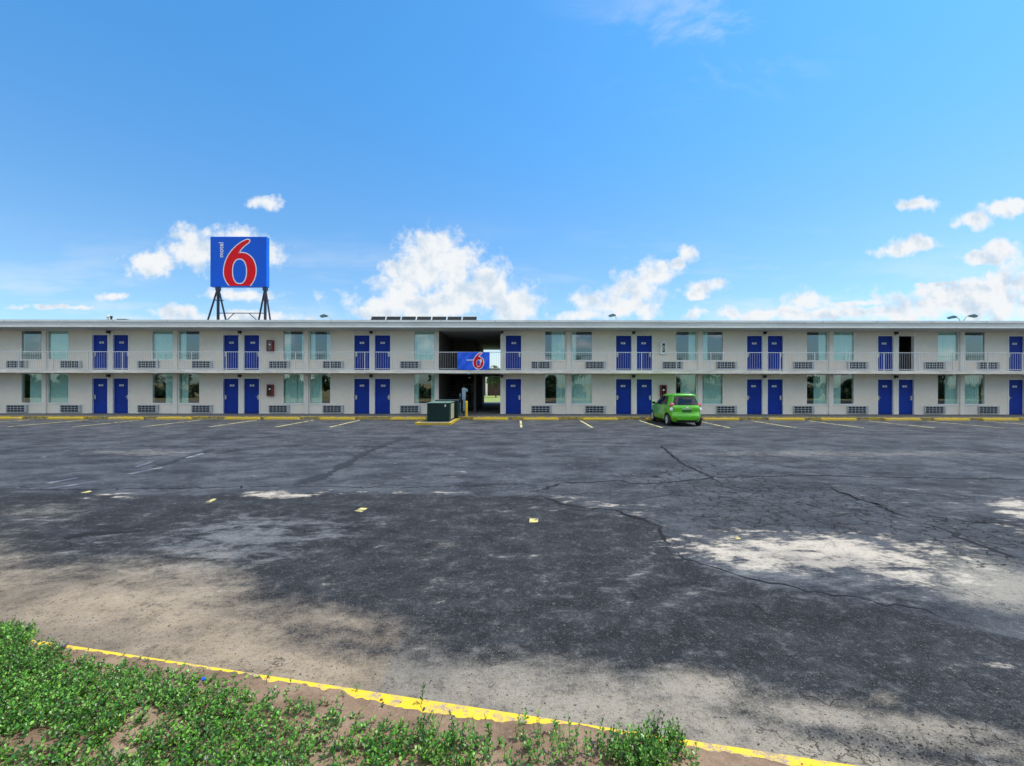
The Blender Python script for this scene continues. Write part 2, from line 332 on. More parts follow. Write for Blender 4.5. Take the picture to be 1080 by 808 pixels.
def asphalt():
    m, nt, b = newmat('asphalt'); pos = nt.new('ShaderNodeNewGeometry').outputs['Position']
    A = {k: nt.attr(k) for k in ('pale','light','tan','warm','dark','alli')}
    big = nt.noise(pos, .35, 6, .6); mid = nt.noise(nt.vmath('MULTIPLY', pos, (.7,1.05,1)), 1.3, 10, .72)
    mid2 = nt.noise(nt.vmath('MULTIPLY', pos, (.6,1,1)), 3.1, 10, .72, .35); fine = nt.noise(pos, 34, 5, .7); grit = nt.noise(pos, 150, 2, .6); med = nt.noise(pos, 7.5, 9, .74); med2 = nt.noise(nt.vmath('ADD', pos, (31.,7.,0.)), 16, 6, .72)
    base = nt.mix(nt.ramp(big, .3, .7), (.026,.031,.040), (.050,.057,.069))
    base = nt.mix(nt.ramp(mid, .42, .62), base, nt.mix(.6, base, (.12,.128,.142))); base = nt.mix(nt.ramp(mid, .47, .37, 0, .5), base, (.018,.021,.026))
    dk = nt.mix(nt.ramp(mid2, .38, .64), (.0125,.0140,.0165), (.036,.039,.044))
    f_dark = nt.ramp(nt.math('ADD', A['dark'], nt.math('ADD', nt.math('MULTIPLY', nt.math('SUBTRACT', big, .5), .5), nt.math('MULTIPLY', nt.math('SUBTRACT', mid2, .5), .9))), .20, .60, 0, .95)
    c = nt.mix(f_dark, base, dk)
    spots = nt.noise(nt.vmath('MULTIPLY', pos, (.55,1.25,1)), 5.5, 11, .78, .2)
    ns = nt.math('ADD', nt.math('MULTIPLY', mid2, .55), nt.math('MULTIPLY', spots, .45))
    def cover(a, k, lo, hi): return nt.ramp(nt.math('ADD', a, nt.math('MULTIPLY', nt.math('SUBTRACT', ns, .5), k)), lo, hi)
    c = nt.mix(nt.math('MULTIPLY', cover(A['light'], 6.5, .42, 1.25), .80), c, nt.mix(fine, (.075,.082,.092), (.24,.245,.25)))
    nd = nt.math('ADD', nt.math('MULTIPLY', mid2, .40), nt.math('ADD', nt.math('MULTIPLY', med, .32), nt.math('MULTIPLY', nt.noise(pos, 70, 3, .7), .28)))
    tan = nt.mix(A['warm'], nt.mix(fine, (.22,.20,.165), (.40,.37,.305)), nt.mix(mid2, (.23,.17,.11), (.47,.37,.255)))
    tf = nt.ramp(nt.math('ADD', A['tan'], nt.math('MULTIPLY', nt.math('SUBTRACT', nd, .5), 3.6)), .05, 1.15)
    c = nt.mix(nt.math('MULTIPLY', tf, .93), c, tan)
    c = nt.mix(nt.math('MULTIPLY', nt.ramp(spots, .57, .66), nt.math('MULTIPLY', A['dark'], .45)), c, (.14,.138,.13))
    c = nt.mix(nt.math('MULTIPLY', cover(A['pale'], 6.2, .48, 1.15), .94), c, nt.mix(ns, (.38,.32,.25), (.68,.60,.49)))
    c = nt.mix(nt.ramp(med, .52, .66, 0, .42), c, nt.mix(.6, c, (.20,.205,.22)))
    c = nt.mix(nt.ramp(med, .47, .36, 0, .55), c, nt.mix(.6, c, (.025,.028,.034)))
    c = nt.mix(nt.ramp(med2, .57, .66, 0, .38), c, nt.mix(.65, c, (.26,.255,.25)))
    c = nt.mix(nt.ramp(med2, .42, .34, 0, .5), c, nt.mix(.7, c, (.025,.025,.028)))
    blot = nt.noise(nt.vmath('ADD', pos, (5.,90.,0.)), .55, 5, .62); c = nt.mix(nt.ramp(blot, .52, .38, 0, .55), c, nt.mix(1.0, c, (.45,.47,.52), 'MULTIPLY'))
    # alligator cracking
    vz = nt.new('ShaderNodeTexVoronoi', feature='DISTANCE_TO_EDGE'); vz.inputs['Scale'].default_value = 3.2
    wn = nt.new('ShaderNodeTexNoise'); nt.put(wn.inputs['Vector'], pos); wn.inputs['Scale'].default_value = 5; wn.inputs['Detail'].default_value = 5
    nt.put(vz.inputs['Vector'], nt.vmath('ADD', pos, nt.vmath('MULTIPLY', nt.vmath('SUBTRACT', wn.outputs['Color'], (.5,.5,.5)), (.4,.4,0))))
    ck = nt.math('MULTIPLY', nt.ramp(vz.outputs['Distance'], .045, .006), nt.ramp(nt.math('ADD', A['alli'], nt.math('MULTIPLY', nt.math('SUBTRACT', big, .5), 2.2)), .4, 1.0))
    ck = nt.math('MULTIPLY', ck, nt.ramp(A['pale'], .75, .35))
    v2 = nt.new('ShaderNodeTexVoronoi', feature='DISTANCE_TO_EDGE', voronoi_dimensions='2D'); v2.inputs['Scale'].default_value = .75
    nt.put(v2.inputs['Vector'], nt.vmath('ADD', pos, nt.vmath('MULTIPLY', nt.vmath('SUBTRACT', wn.outputs['Color'], (.5,.5,.5)), (.9,.9,0))))
    ck = nt.math('MAXIMUM', ck, nt.math('MULTIPLY', nt.ramp(v2.outputs['Distance'], .010, .002), nt.ramp(blot, .44, .58, 0, .8)))
    c = nt.mix(nt.math('MULTIPLY', ck, .95), c, (.004,.004,.005))
    # aggregate
    c = nt.mix(nt.math('MULTIPLY', nt.ramp(grit, .55, .68), .45), c, nt.mix(.7, c, (.30,.29,.28)))
    c = nt.mix(nt.math('MULTIPLY', nt.ramp(grit, .45, .34), .75), c, nt.mix(.75, c, (.02,.02,.022)))
    c = nt.mix(nt.math('MULTIPLY', nt.ramp(fine, .47, .34), .55), c, nt.mix(.6, c, (.03,.03,.035)))
    c = nt.mix(nt.math('MULTIPLY', nt.ramp(fine, .54, .66), .30), c, nt.mix(.65, c, (.28,.275,.265)))
    nt.put(b.inputs['Base Color'], c); b.inputs['Roughness'].default_value = .92; b.inputs['Specular IOR Level'].default_value = .12
    h = nt.math('ADD', nt.math('MULTIPLY', grit, .35), nt.math('ADD', nt.math('MULTIPLY', fine, .6), nt.math('MULTIPLY', nt.math('SUBTRACT', 1.0, ck), 1.2)))
    nt.put(b.inputs['Normal'], nt.bump(h, .55, .012)); return m
M['asphalt'] = asphalt()
ys = [1.2]
while ys[-1] < 23.9: ys.append(min(23.9, ys[-1] + max(.035, ys[-1]**1.35*.012)))
lot = link('parking_lot', grid_mesh('parking_lot', np.concatenate([np.arange(-60,-12,.5), np.arange(-12,12,.07), np.arange(12,60,.5)]), np.array(ys), lambda X,Y: X*0, M['asphalt'], lot_attrs))
tag(lot, kind='structure')
def plain_asphalt():
    m, nt, b = newmat('rear_asphalt'); pos = nt.new('ShaderNodeNewGeometry').outputs['Position']
    nt.put(b.inputs['Base Color'], nt.mix(nt.noise(pos, .8, 8, .65), (.07,.075,.085), (.15,.155,.165))); b.inputs['Roughness'].default_value = .9
    nt.put(b.inputs['Normal'], nt.bump(nt.noise(pos, 60, 3), .4)); return m
M['asphalt2'] = plain_asphalt()
tag(build(MB().add([(-60,23.9,-.004),(60,23.9,-.004),(60,46,-.004),(-60,46,-.004)], [(0,1,2,3)]), 'rear_pavement', M['asphalt2']), kind='structure')
def soil_mat(name, a, b_, sc=3):
    m, nt, b = newmat(name); pos = nt.new('ShaderNodeNewGeometry').outputs['Position']
    n = nt.noise(pos, sc, 8, .68); g = nt.noise(pos, sc*22, 3, .65)
    c = nt.mix(nt.ramp(n, .3, .7), a, b_); c = nt.mix(nt.ramp(g, .42, .30), c, nt.mix(.55, c, (.05,.035,.025))); c = nt.mix(nt.ramp(g, .62, .72), c, nt.mix(.4, c, (.5,.45,.4)))
    nt.put(b.inputs['Base Color'], c); b.inputs['Roughness'].default_value = .95
    nt.put(b.inputs['Normal'], nt.bump(nt.math('ADD', n, nt.math('MULTIPLY', g, .35)), .8, .03)); return m
M['soil'] = soil_mat('dry_soil', (.15,.088,.050), (.32,.215,.135))
M['lawn'] = soil_mat('dry_lawn', (.20,.17,.06), (.34,.27,.10), .5)
M['green_lawn'] = soil_mat('green_lawn', (.16,.24,.05), (.30,.34,.09), .4)
gm = MB().add([(-900,-900,-.03),(900,-900,-.03),(900,1500,-.03),(-900,1500,-.03)], [(0,1,2,3)])
tag(build(gm, 'ground', M['lawn']), kind='structure')
tag(build(MB().add([(-60,46,.0),(60,46,.0),(60,69,.0),(-60,69,.0)], [(0,1,2,3)]), 'rear_lawn', M['green_lawn']), kind='structure')

# near kerb and the soil bank behind it
def vis(X):                                         # how much of the kerb's width the soil leaves uncovered
    px = CX + X*F/curbY(X)
    w = np.interp(px, [-200,30,45,60,130,150,230,275,290,300,325,345,362,380,430,500,560,600,640,700,760,920,1100], [0,.0,.05,.042,.04,.034,.028,.024,.065,.04,.03,.06,.035,.08,.11,.11,.07,.03,.028,.05,.065,.09,.13])
    return w + (vnoise(X, 30, 1)-.5)*.024 + (vnoise(X, 90, 2)-.5)*.012
cb = MB(); xs = np.arange(-14, 9.01, .25); prof = [(0.02,0),(0.0,.055),(-.02,.07),(-.15,.072),(-.16,-.02)]
for i, X in enumerate(xs):
    for (o_, z) in prof: cb.v.append((X + o_*.196, curbY(X) + o_*.98, z))
for i in range(len(xs)-1):
    for k in range(4): cb.f.append((i*5+k, i*5+k+1, i*5+k+6, i*5+k+5)); cb.m.append(0)
kerb = build(cb, 'near_kerb', M['yellow_front'], smooth=False); tag(kerb, kind='structure')
sx = np.arange(-9, 7.5, .02); st = np.concatenate([[0,.012,.03,.06,.1,.15,.2], np.arange(.27,5.0,.07)])
SX, ST = np.meshgrid(sx, st); SY = curbY(SX) - vis(SX) - ST
def nz2(X, Y, s, seed): return vnoise(X+.37*Y, s, seed)*vnoise(Y-.31*X, s, seed+5)
def soilz(X, Y):
    t = curbY(X) - Y
    return .074 + .05*np.clip(t/.9, 0, 1) + .045*nz2(X, Y, 3.1, 3)*np.clip((t-.1)/.5,0,1) + .018*nz2(X, Y, 11, 4)*np.clip((t-.04)/.3,0,1) - .004
SZ = soilz(SX, SY); SZ[0] -= .012
ny, nx = SX.shape; idx = np.arange(ny*nx).reshape(ny, nx)
fs = np.stack([idx[:-1,:-1].ravel(), idx[1:,:-1].ravel(), idx[1:,1:].ravel(), idx[:-1,1:].ravel()], 1)
bank = link('soil_bank', np_mesh('soil_bank', np.stack([SX.ravel(), SY.ravel(), SZ.ravel()], 1), fs, M['soil'], True)); tag(bank, kind='structure')

# ground-cover weeds
def leaf_mat():
    m, nt, b = newmat('weed_leaf'); t = nt.attr('tone')
    n = nt.new('ShaderNodeValToRGB'); nt.put(n.inputs[0], t); e = n.color_ramp.elements
    e[0].position = 0; e[0].color = (.10,.03,.012,1); e[1].position = 1; e[1].color = (.26,.36,.10,1)
    for p, c in ((.05,(.12,.05,.02,1)),(.08,(.022,.085,.010,1)),(.45,(.055,.205,.018,1)),(.8,(.19,.46,.045,1)),(.95,(.30,.55,.10,1))):
        k = e.new(p); k.color = c
    nt.put(b.inputs['Base Color'], n.outputs[0]); b.inputs['Roughness'].default_value = .38; b.inputs['Specular IOR Level'].default_value = .5
    tr = nt.new('ShaderNodeBsdfTranslucent'); nt.put(tr.inputs[0], nt.mix(1.0, n.outputs[0], (1.2,1.5,.6), 'MULTIPLY'))
    mx = nt.new('ShaderNodeMixShader'); mx.inputs[0].default_value = .22
    o = next(k for k in nt.n if k.type == 'OUTPUT_MATERIAL'); nt.l.new(b.outputs[0], mx.inputs[1]); nt.l.new(tr.outputs[0], mx.inputs[2]); nt.l.new(mx.outputs[0], o.inputs[0])
    return m
M['leaf'] = leaf_mat(); M['stem'] = mat('weed_stem', (.16,.09,.05), .7, var=.3, scale=20)
def cover(X, Y):
    z = .1; Yc = np.maximum(Y, .5); px = CX + X*F/Yc; py = CY + (H-z)*F/Yc; t = curbY(X)-Y
    left = np.clip((330-px)/120, 0, 1); d = .32 + .68*left
    d *= np.clip((t-.10)/.10, 0, 1)*.93+.07*(t>.03)
    d = np.where((px < 34) & (t > -.14), np.maximum(d, .9), d)
    bare = blob(px, py, [(170,765,40,14,.9,10),(135,790,22,16,.9),(40,795,40,14,.85,-15),(300,735,45,16,.8,5),(250,722,25,8,.6),(130,742,22,6,.7,-20),(410,748,55,16,1,8),(500,765,90,26,1,6),
        (580,790,60,34,.8,0),(620,775,30,30,.9),(800,800,90,22,1,5),(90,815,20,20,.6),(220,800,24,12,.6),(275,775,20,7,.5)])
    d *= (1-bare*.95)
    d = np.maximum(d, blob(px, py, [(680,802,44,22,.9,4),(660,782,18,8,.5),(470,800,55,26,.8),(405,790,40,24,.75,0),(560,800,14,22,.45),(590,780,10,20,.3),(700,780,30,10,.6)]) * (t > -.02))
    d = np.where(px > 735, d*.0, d)
    d = np.where(Y < 2.1, .5*np.clip((Y+2.2)/2, .0, 1)*np.clip((.2-X)/1.5, 0, 1), d)
    return d * (.55 + .9*nz2(X, Y, 4, 8)**.5 * 1.0)
N = 80000
X = RNG.uniform(-7.5, 3.2, N); Y = curbY(X) + .15 - RNG.uniform(0, 1, N)**1.2*3.6
dn = cover(X, Y); nearw = np.where((Y > 1.7) & (X > -4.6), 1.0, .35)
keep = RNG.uniform(0, 1, N) < dn*nearw*.95; X = X[keep]; Y = Y[keep]
pxs = CX + X*F/np.maximum(Y, .5)
Lv = []; Lf = []; Lt = []; sv = MB(); nv = 0
for i in range(len(X)):
    up_ = pxs[i] > 440
    hgt = random.uniform(.05, .13) if up_ else random.uniform(.04, .11)
    if random.random() < .06: hgt *= 1.35
    tt = curbY(X[i])-Y[i]
    if not up_ and pxs[i] > 60: hgt *= min(1, max(.35, (tt-.02)/.5))
    lean = random.uniform(0, .5) if up_ else random.uniform(.2, 1.15); az = random.uniform(0, 6.283)
    ax = Vector((math.sin(lean)*math.cos(az), math.sin(lean)*math.sin(az), math.cos(lean)))
    b0 = Vector((X[i], Y[i], float(soilz(X[i], Y[i])) - .005 if Y[i] < curbY(X[i]) else .0))
    nl = int(hgt/.0085) if up_ else int(hgt/.0075)
    tip = b0 + ax*hgt
    sv.bar(b0, tip, .0018, 3, r2=.0009)
    tb = random.uniform(.15, .75)
    for k in range(nl):
        s = (k+1.6)/(nl+.8); p = b0 + ax*hgt*s
        th = az + k*2.4 + random.uniform(-.4,.4)
        el = random.uniform(.1, .95) if s < .9 else random.uniform(.7, 1.3)
        d = Vector((math.cos(th)*math.cos(el), math.sin(th)*math.cos(el), math.sin(el)))
        side = Vector((-math.sin(th), math.cos(th), 0)); side = (side + d.cross(side)*random.uniform(-.5,.5)).normalized(); nrm = side.cross(d)*-1
        L = random.uniform(.011, .027)*(1.0 if s < .8 else .75); w = L*random.uniform(.24,.34); f = -w*.35
        q = [p, p+d*L*.38+side*w*.75-nrm*f*.6, p+d*L*.76+side*w-nrm*f, p+d*L-nrm*f*.5, p+d*L*.76-side*w-nrm*f, p+d*L*.38-side*w*.75-nrm*f*.6]
        Lv += [tuple(a) for a in q]; Lf += [(nv, nv+1, nv+2, nv+3), (nv, nv+3, nv+4, nv+5)]; nv += 6
        t_ = random.uniform(0,.07) if random.random() < .035 else min(1, max(.09, random.gauss(tb, .24))); Lt += [t_, t_]
print('leaves', len(Lf)//2)
weeds = link('ground_cover_weeds', np_mesh('ground_cover_weeds', np.array(Lv), np.array(Lf), M['leaf'], False, np.array(Lt)))
tag(weeds, 'low leafy green weeds spreading over the soil behind the yellow kerb', 'weeds', kind='stuff')
stems = build(sv, 'weed_stems', M['stem'], weeds)

# grit and small stones
def stones(name, pts, smin, smax, m):
    base = [(0,0,1),(.9,0,.2),(.2,.85,.25),(-.8,.3,.2),(-.3,-.8,.3),(.5,-.6,-.3),(0,0,-.6)]
    fsb = [(0,1,2),(0,2,3),(0,3,4),(0,4,5),(0,5,1),(6,2,1),(6,3,2),(6,4,3),(6,5,4),(6,1,5)]
    V_ = []; F_ = []; n = 0
    for (x, y, z) in pts:
        s = smin*(smax/smin)**random.random(); a = random.uniform(0,6.28); ca, sa = math.cos(a), math.sin(a); sq = random.uniform(.4,.8); jx = random.uniform(.7,1.3)
        for (u_, v_, w_) in base: V_.append((x+(u_*ca*jx-v_*sa)*s, y+(u_*sa+v_*ca)*s, z+w_*s*sq))
        F_ += [tuple(k+n for k in f) for f in fsb]; n += 7
    return link(name, np_mesh(name, np.array(V_), np.array(F_), m))
M['pebble'] = mat('pebble', (.24,.21,.18), .9, var=.5, scale=25); M['dpebble'] = mat('dark_pebble', (.04,.04,.042), .9, var=.5, scale=25)
pts = []
while len(pts) < 2600:
    x = random.uniform(-5, 4); dk_ = random.expovariate(1.3); y = curbY(x)+.03+dk_
    if y < 8: pts.append((x, y, .001))
tag(stones('loose_gravel', pts, .0022, .009, M['pebble']), 'loose grit scattered over the tan asphalt by the near kerb', 'gravel', kind='stuff')
pts = []
for _ in range(160):
    x, y = gp(random.gauss(945, 45), min(806, random.gauss(783, 10))); pts.append((x, y, .002))
for _ in range(500):
    x = random.uniform(-4, 3); pts.append((x, curbY(x)+.05+random.expovariate(.9), .001))
tag(stones('asphalt_crumbs', pts, .002, .008, M['dpebble']), 'dark crumbs of broken asphalt along the near edge of the lot', 'asphalt crumbs', kind='stuff')
pts = [(x, y, float(soilz(x, y))) for x, y in ((random.uniform(-4.5,2.2), 0) for _ in range(900)) for y in [curbY(x)-.05-random.uniform(0,1.2)]]
tag(stones('soil_clods', pts, .003, .013, M['soil']), 'small clods of dry earth among the weeds', 'soil clods', kind='stuff')
x, y = gp(215, 719.5, .1); capm = MB().bar((0,0,0),(0,0,.012), .010, 14)
tag(build(capm, 'bottle_cap', M['cap'], None, (x, y, float(soilz(x, y))+.03), (.3,.2,0)), 'small blue plastic bottle cap lying among the weeds', 'bottle cap')
x, y = gp(70, 679, .1)
stn = stones('stone', [(0,0,0)], .05, .05, M['pebble']); stn.location = (x, y-.03, .10); tag(stn, 'pale grey fist-sized stone beside the left end of the near yellow kerb', 'stone')

# cracks
def crack(pts, w, seed):
    rnd = random.Random(seed); P = [Vector((*gp(*p), .004)) for p in pts]; poly = []
    for a, b in zip(P, P[1:]):
        n = max(2, int((b-a).length/.09)); t = (b-a).normalized(); s = Vector((-t.y, t.x, 0))
        for k in range(n): poly.append(a + (b-a)*k/n + s*rnd.gauss(0, .032)*(1 if k else 0))
    poly.append(P[-1]); L = len(poly); mb = MB()
    for i, p in enumerate(poly):
        t = (poly[min(i+1, L-1)]-poly[max(i-1, 0)]).normalized(); s = Vector((-t.y, t.x, 0)); ww = w*1.6*(.25+rnd.random()*1.3)*min(1, (L-1-i)/4+.1, i/4+.1)
        mb.v += [tuple(p+s*ww), tuple(p-s*ww)]
    mb.f = [(2*i, 2*i+1, 2*i+3, 2*i+2) for i in range(L-1)]; mb.m = [0]*(L-1); return mb
M['crack'] = mat('crack_gap', (.003,.003,.004), .95, var=.3)
for i, (pts, w) in enumerate([
    ([(66,572),(72,568),(85,565),(97,562.5),(110,563.5),(125,562),(140,561.5),(151,560)], .032),([(66,573),(74,577),(68,581)], .016),
    ([(555,527),(562,526),(570,522.5)], .03),([(557,520),(575,516),(594,509.5),(630,508),(655,506.5),(665,510),(690,509.5),(710,508),(735,506),(752,503),(800,502.5),(850,501),(905,502),(960,503.5),(1020,504),(1080,505)], .022),
    ([(570,523),(590,531),(620,536),(650,538),(668,546),(680,548),(698,556),(700,568),(706,580)], .016),([(650,538),(662,544),(685,546),(697,552)], .02),
    ([(601,521),(633,520)], .012),([(697,470),(718,488),(735,496),(752,504),(762,512),(775,516),(795,519),(815,516)], .012),
    ([(735,512),(745,518),(765,520),(790,517)], .01),([(868,509),(880,516),(905,526),(925,531),(950,543),(960,546)], .016),([(980,552),(1002,560),(1020,569),(1046,578),(1065,590)], .018),
    ([(1000,543),(1010,548),(1025,550),(1050,551),(1085,554)], .014),([(1060,545),(1040,548),(1020,556)], .008),([(706,580),(740,595),(800,612),(880,628),(960,640),(1010,655)], .006),
    ([(780,632),(800,640),(830,652)], .004),([(300,513),(180,516),(0,518)], .012),([(310,513),(420,515),(560,510)], .01),
    ([(665,622),(672,630),(668,640)], .006),([(215,462.8),(260,462.3),(310,462.6),(352,462.2)], .02),([(0,471.5),(200,471),(420,471.3),(540,470.8)], .010),([(840,728),(860,735),(880,738),(900,745)], .003)]):
    o = build(crack(pts, w, i), 'asphalt_crack', M['crack']); tag(o, kind='structure')
M['tar'] = mat('tar_seal', (.020,.023,.028), .9, var=.35, scale=9)
for i, (pts, w) in enumerate([([(432,461),(410,468),(390,476),(370,487),(350,498),(330,506),(310,512)], .085), ([(225,474),(205,480),(180,488),(160,494)], .05), ([(697,470),(718,488),(735,496),(752,503)], .025), ([(880,516),(905,526),(925,531),(960,546)], .025)]):
    tag(build(crack(pts, w, 50+i), 'tar_seam', M['tar']), kind='structure')

def ground_quad(name, pts, z, m):
    P = [(*gp(*p), z) for p in pts]; o = build(MB().add(P, [(0,1,2,3)]), name, m)
    fix_normals(o); tag(o, kind='structure'); return o
# stall lines
for X0 in (-26.0,-22.9,-19.96,-16.85,-13.87,-10.85,-8.4,.21,3.4,6.55,9.57,12.55,15.6,18.8,21.9,24.95):
    tag(build(MB().add([(X0-.05,19.6,.004),(X0+.05,19.6,.004),(X0+.05,23.3,.004),(X0-.05,23.3,.004)], [(0,1,2,3)]), 'stall_line', M['yellow_line']), kind='structure')
for p in ([(374,539.5),(381,536),(388,536.5),(382,540.5)], [(559,547),(568,547),(567.5,551),(558.5,551.5)], [(217,530),(225,526.5),(229,527),(222,530.5)], [(85,520.5),(95,518.5),(98,519),(90,521)],
          [(772,565),(777,565),(782,568.5),(778,569)]):
    ground_quad('painted_dash', p, .005, M['yellow_dash'])
for p in ([(45,510.5),(80,504.5),(84,505),(52,511)], [(141,493),(158,487.5),(162,488),(145,493.5)], [(133,500.5),(170,493.5),(173,494),(138,501)], [(48,516),(100,508),(103,508.5),(55,516.5)], [(195,483.5),(212,478.5),(216,479),(200,484)]):
    ground_quad('faded_line', p, .005, M['white_line'])

# ---------------------------------------------------------------- motel
Z0, ZS, ZB, ZE, ZR = .15, 2.56, 2.72, 5.13, 5.50
XL, XR = xf(-228), xf(1290); BYR = 40.2                                   # building ends
BX0, BX1 = xf(462.9), xf(527.8)                     # breezeway
tag(build(MB().box(XL-1, XR+1, 23.95, WY+.3, -.05, Z0), 'walkway', M['concrete']), kind='structure')
tag(build(MB().box(XL-1, XR+1, 23.80, 23.948, -.05, Z0+.003), 'kerb', M['yellow_old']), kind='structure')
motel = thing('motel_building', (0, WY, 0), 'long two-storey grey motel with blue doors, white railings and flat roof', 'motel')
def part(mb, name, m, parent=motel, smooth=False):  # parts given in world coordinates
    return build(mb, name, m, parent, (0, -WY, 0), smooth=smooth)
mods = [-5,-4,-3,-2,-1,0,1,2,3,4]
pc = lambda k: 530.6 + 138*k
doors = []; wins = []; acs = []
for k in mods:
    c = pc(k)
    for s in (-1, 1):
        if k == 0 and s == -1: continue
        x = xf(c + s*10.9)
        for lev in (0, 1): doors.append((k, s, lev, x))
    for j, o_ in enumerate((55.0, 83.0)):
        if k == -1 and j == 1: continue
        for lev in (0, 1): wins.append((k, j, lev, xf(c + o_)))
    for j, o_ in enumerate((40.5, 97.2)):
        if k == -1 and j == 1: continue
        for lev in (0, 1): acs.append((k, j, lev, xf(c + o_)))
DW, WW = .455, .64
DZ = {0: (Z0, 2.23), 1: (ZB, 4.84)}; WZ = {0: (.74, 2.545), 1: (3.35, 5.115)}
wl = MB()
def wallgrid(x0, x1, z0, z1, ops, y):
    X_ = sorted({x0, x1, *[v for o in ops for v in o[:2]]}); Z_ = sorted({z0, z1, *[v for o in ops for v in o[2:]]})
    X2 = []
    for a, b in zip(X_, X_[1:]): X2.append(a)
    X2.append(X_[-1])
    for a, b in zip(X2, X2[1:]):
        for c, d in zip(Z_, Z_[1:]):
            mx, mz = (a+b)/2, (c+d)/2
            if any(o[0] < mx < o[1] and o[2] < mz < o[3] for o in ops): continue
            wl.add([(a,y,c),(b,y,c),(b,y,d),(a,y,d)], [(0,1,2,3)])
    R = .20
    for a, b, c, d in ops:
        if b-a > 3: continue
        wl.add([(a,y,c),(a,y+R,c),(a,y+R,d),(a,y,d)], [(0,3,2,1)]); wl.add([(b,y,c),(b,y+R,c),(b,y+R,d),(b,y,d)], [(0,1,2,3)])
        wl.add([(a,y,d),(b,y,d),(b,y+R,d),(a,y+R,d)], [(0,3,2,1)]); wl.add([(a,y,c),(b,y,c),(b,y+R,c),(a,y+R,c)], [(0,1,2,3)])
for lev, (za, zb) in ((0, (Z0, ZS)), (1, (ZB, ZE))):
    ops = [(x-DW-.03, x+DW+.03, DZ[lev][0], DZ[lev][1]+.03) for (k,s,l,x) in doors if l == lev] + [(x-WW, x+WW, *WZ[lev]) for (k,j,l,x) in wins if l == lev]
    ops.append((BX0, BX1, za, zb)); wallgrid(XL, XR, za, zb, ops, WY)
wl.add([(XL,WY,Z0),(XL,BYR,Z0),(XL,BYR,ZE),(XL,WY,ZE)], [(0,1,2,3)]); wl.add([(XR,WY,Z0),(XR,BYR,Z0),(XR,BYR,ZE),(XR,WY,ZE)], [(0,3,2,1)])
wl.add([(XL,BYR,0),(BX0,BYR,0),(BX0,BYR,ZE),(XL,BYR,ZE)], [(0,3,2,1)]); wl.add([(BX1,BYR,0),(XR,BYR,0),(XR,BYR,ZE),(BX1,BYR,ZE)], [(0,3,2,1)])
part(wl, 'wall', M['wall'])
# passage walls, floor slab between storeys and the stair core
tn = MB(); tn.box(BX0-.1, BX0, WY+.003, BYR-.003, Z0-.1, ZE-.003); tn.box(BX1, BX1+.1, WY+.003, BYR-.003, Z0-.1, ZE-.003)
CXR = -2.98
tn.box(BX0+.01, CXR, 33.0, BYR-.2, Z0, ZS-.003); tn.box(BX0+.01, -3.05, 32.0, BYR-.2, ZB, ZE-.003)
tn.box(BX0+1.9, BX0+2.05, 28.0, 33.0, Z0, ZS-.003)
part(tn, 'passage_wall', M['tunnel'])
part(MB().box(BX0+.003, BX1-.003, WY+.32, BYR+1.2, -.03, Z0-.002), 'passage_floor', M['concrete'])
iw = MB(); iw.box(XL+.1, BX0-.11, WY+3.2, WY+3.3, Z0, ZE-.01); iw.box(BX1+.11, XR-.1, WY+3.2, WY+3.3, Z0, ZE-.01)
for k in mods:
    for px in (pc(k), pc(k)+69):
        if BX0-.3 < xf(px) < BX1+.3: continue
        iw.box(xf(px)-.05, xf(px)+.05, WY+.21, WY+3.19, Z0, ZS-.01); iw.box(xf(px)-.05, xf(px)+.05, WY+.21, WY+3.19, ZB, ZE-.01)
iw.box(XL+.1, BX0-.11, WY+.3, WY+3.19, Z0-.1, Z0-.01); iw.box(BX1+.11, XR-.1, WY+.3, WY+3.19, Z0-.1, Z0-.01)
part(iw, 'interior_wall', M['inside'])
sb = MB(); sb.box(XL-.2, XR+.2, 24.62, BYR, ZS, ZB)
part(sb, 'balcony_slab', [M['soffit']])
part(MB().box(XL-.2, XR+.2, 24.58, 24.617, ZS-.015, ZB+.006), 'slab_edge', M['slab'])
rf = MB(); rf.box(XL-.3, XR+.3, 24.45, BYR+1.0, ZE, ZR-.03)
part(rf, 'roof', M['roof'])
part(MB().box(XL-.3, XR+.3, 24.5, WY-.003, ZE-.02, ZE-.003), 'soffit', M['soffit'])
fa = MB(); fa.box(XL-.32, XR+.32, 24.40, 24.447, ZE+.06, ZR-.11, 0); fa.box(XL-.33, XR+.33, 24.36, 24.47, ZR-.107, ZR+.01, 1); fa.box(XL-.33, XR+.33, 24.37, 24.449, ZE-.03, ZE+.057, 1)
part(fa, 'fascia', [M['fascia'], M['fascia_lip']])
# joints in the fascia metal
xx = XL
while xx < XR: part(MB().box(xx, xx+.035, 24.352, 24.358, ZR-.10, ZR+.004), 'fascia_joint', M['fascia']); xx += 3.05
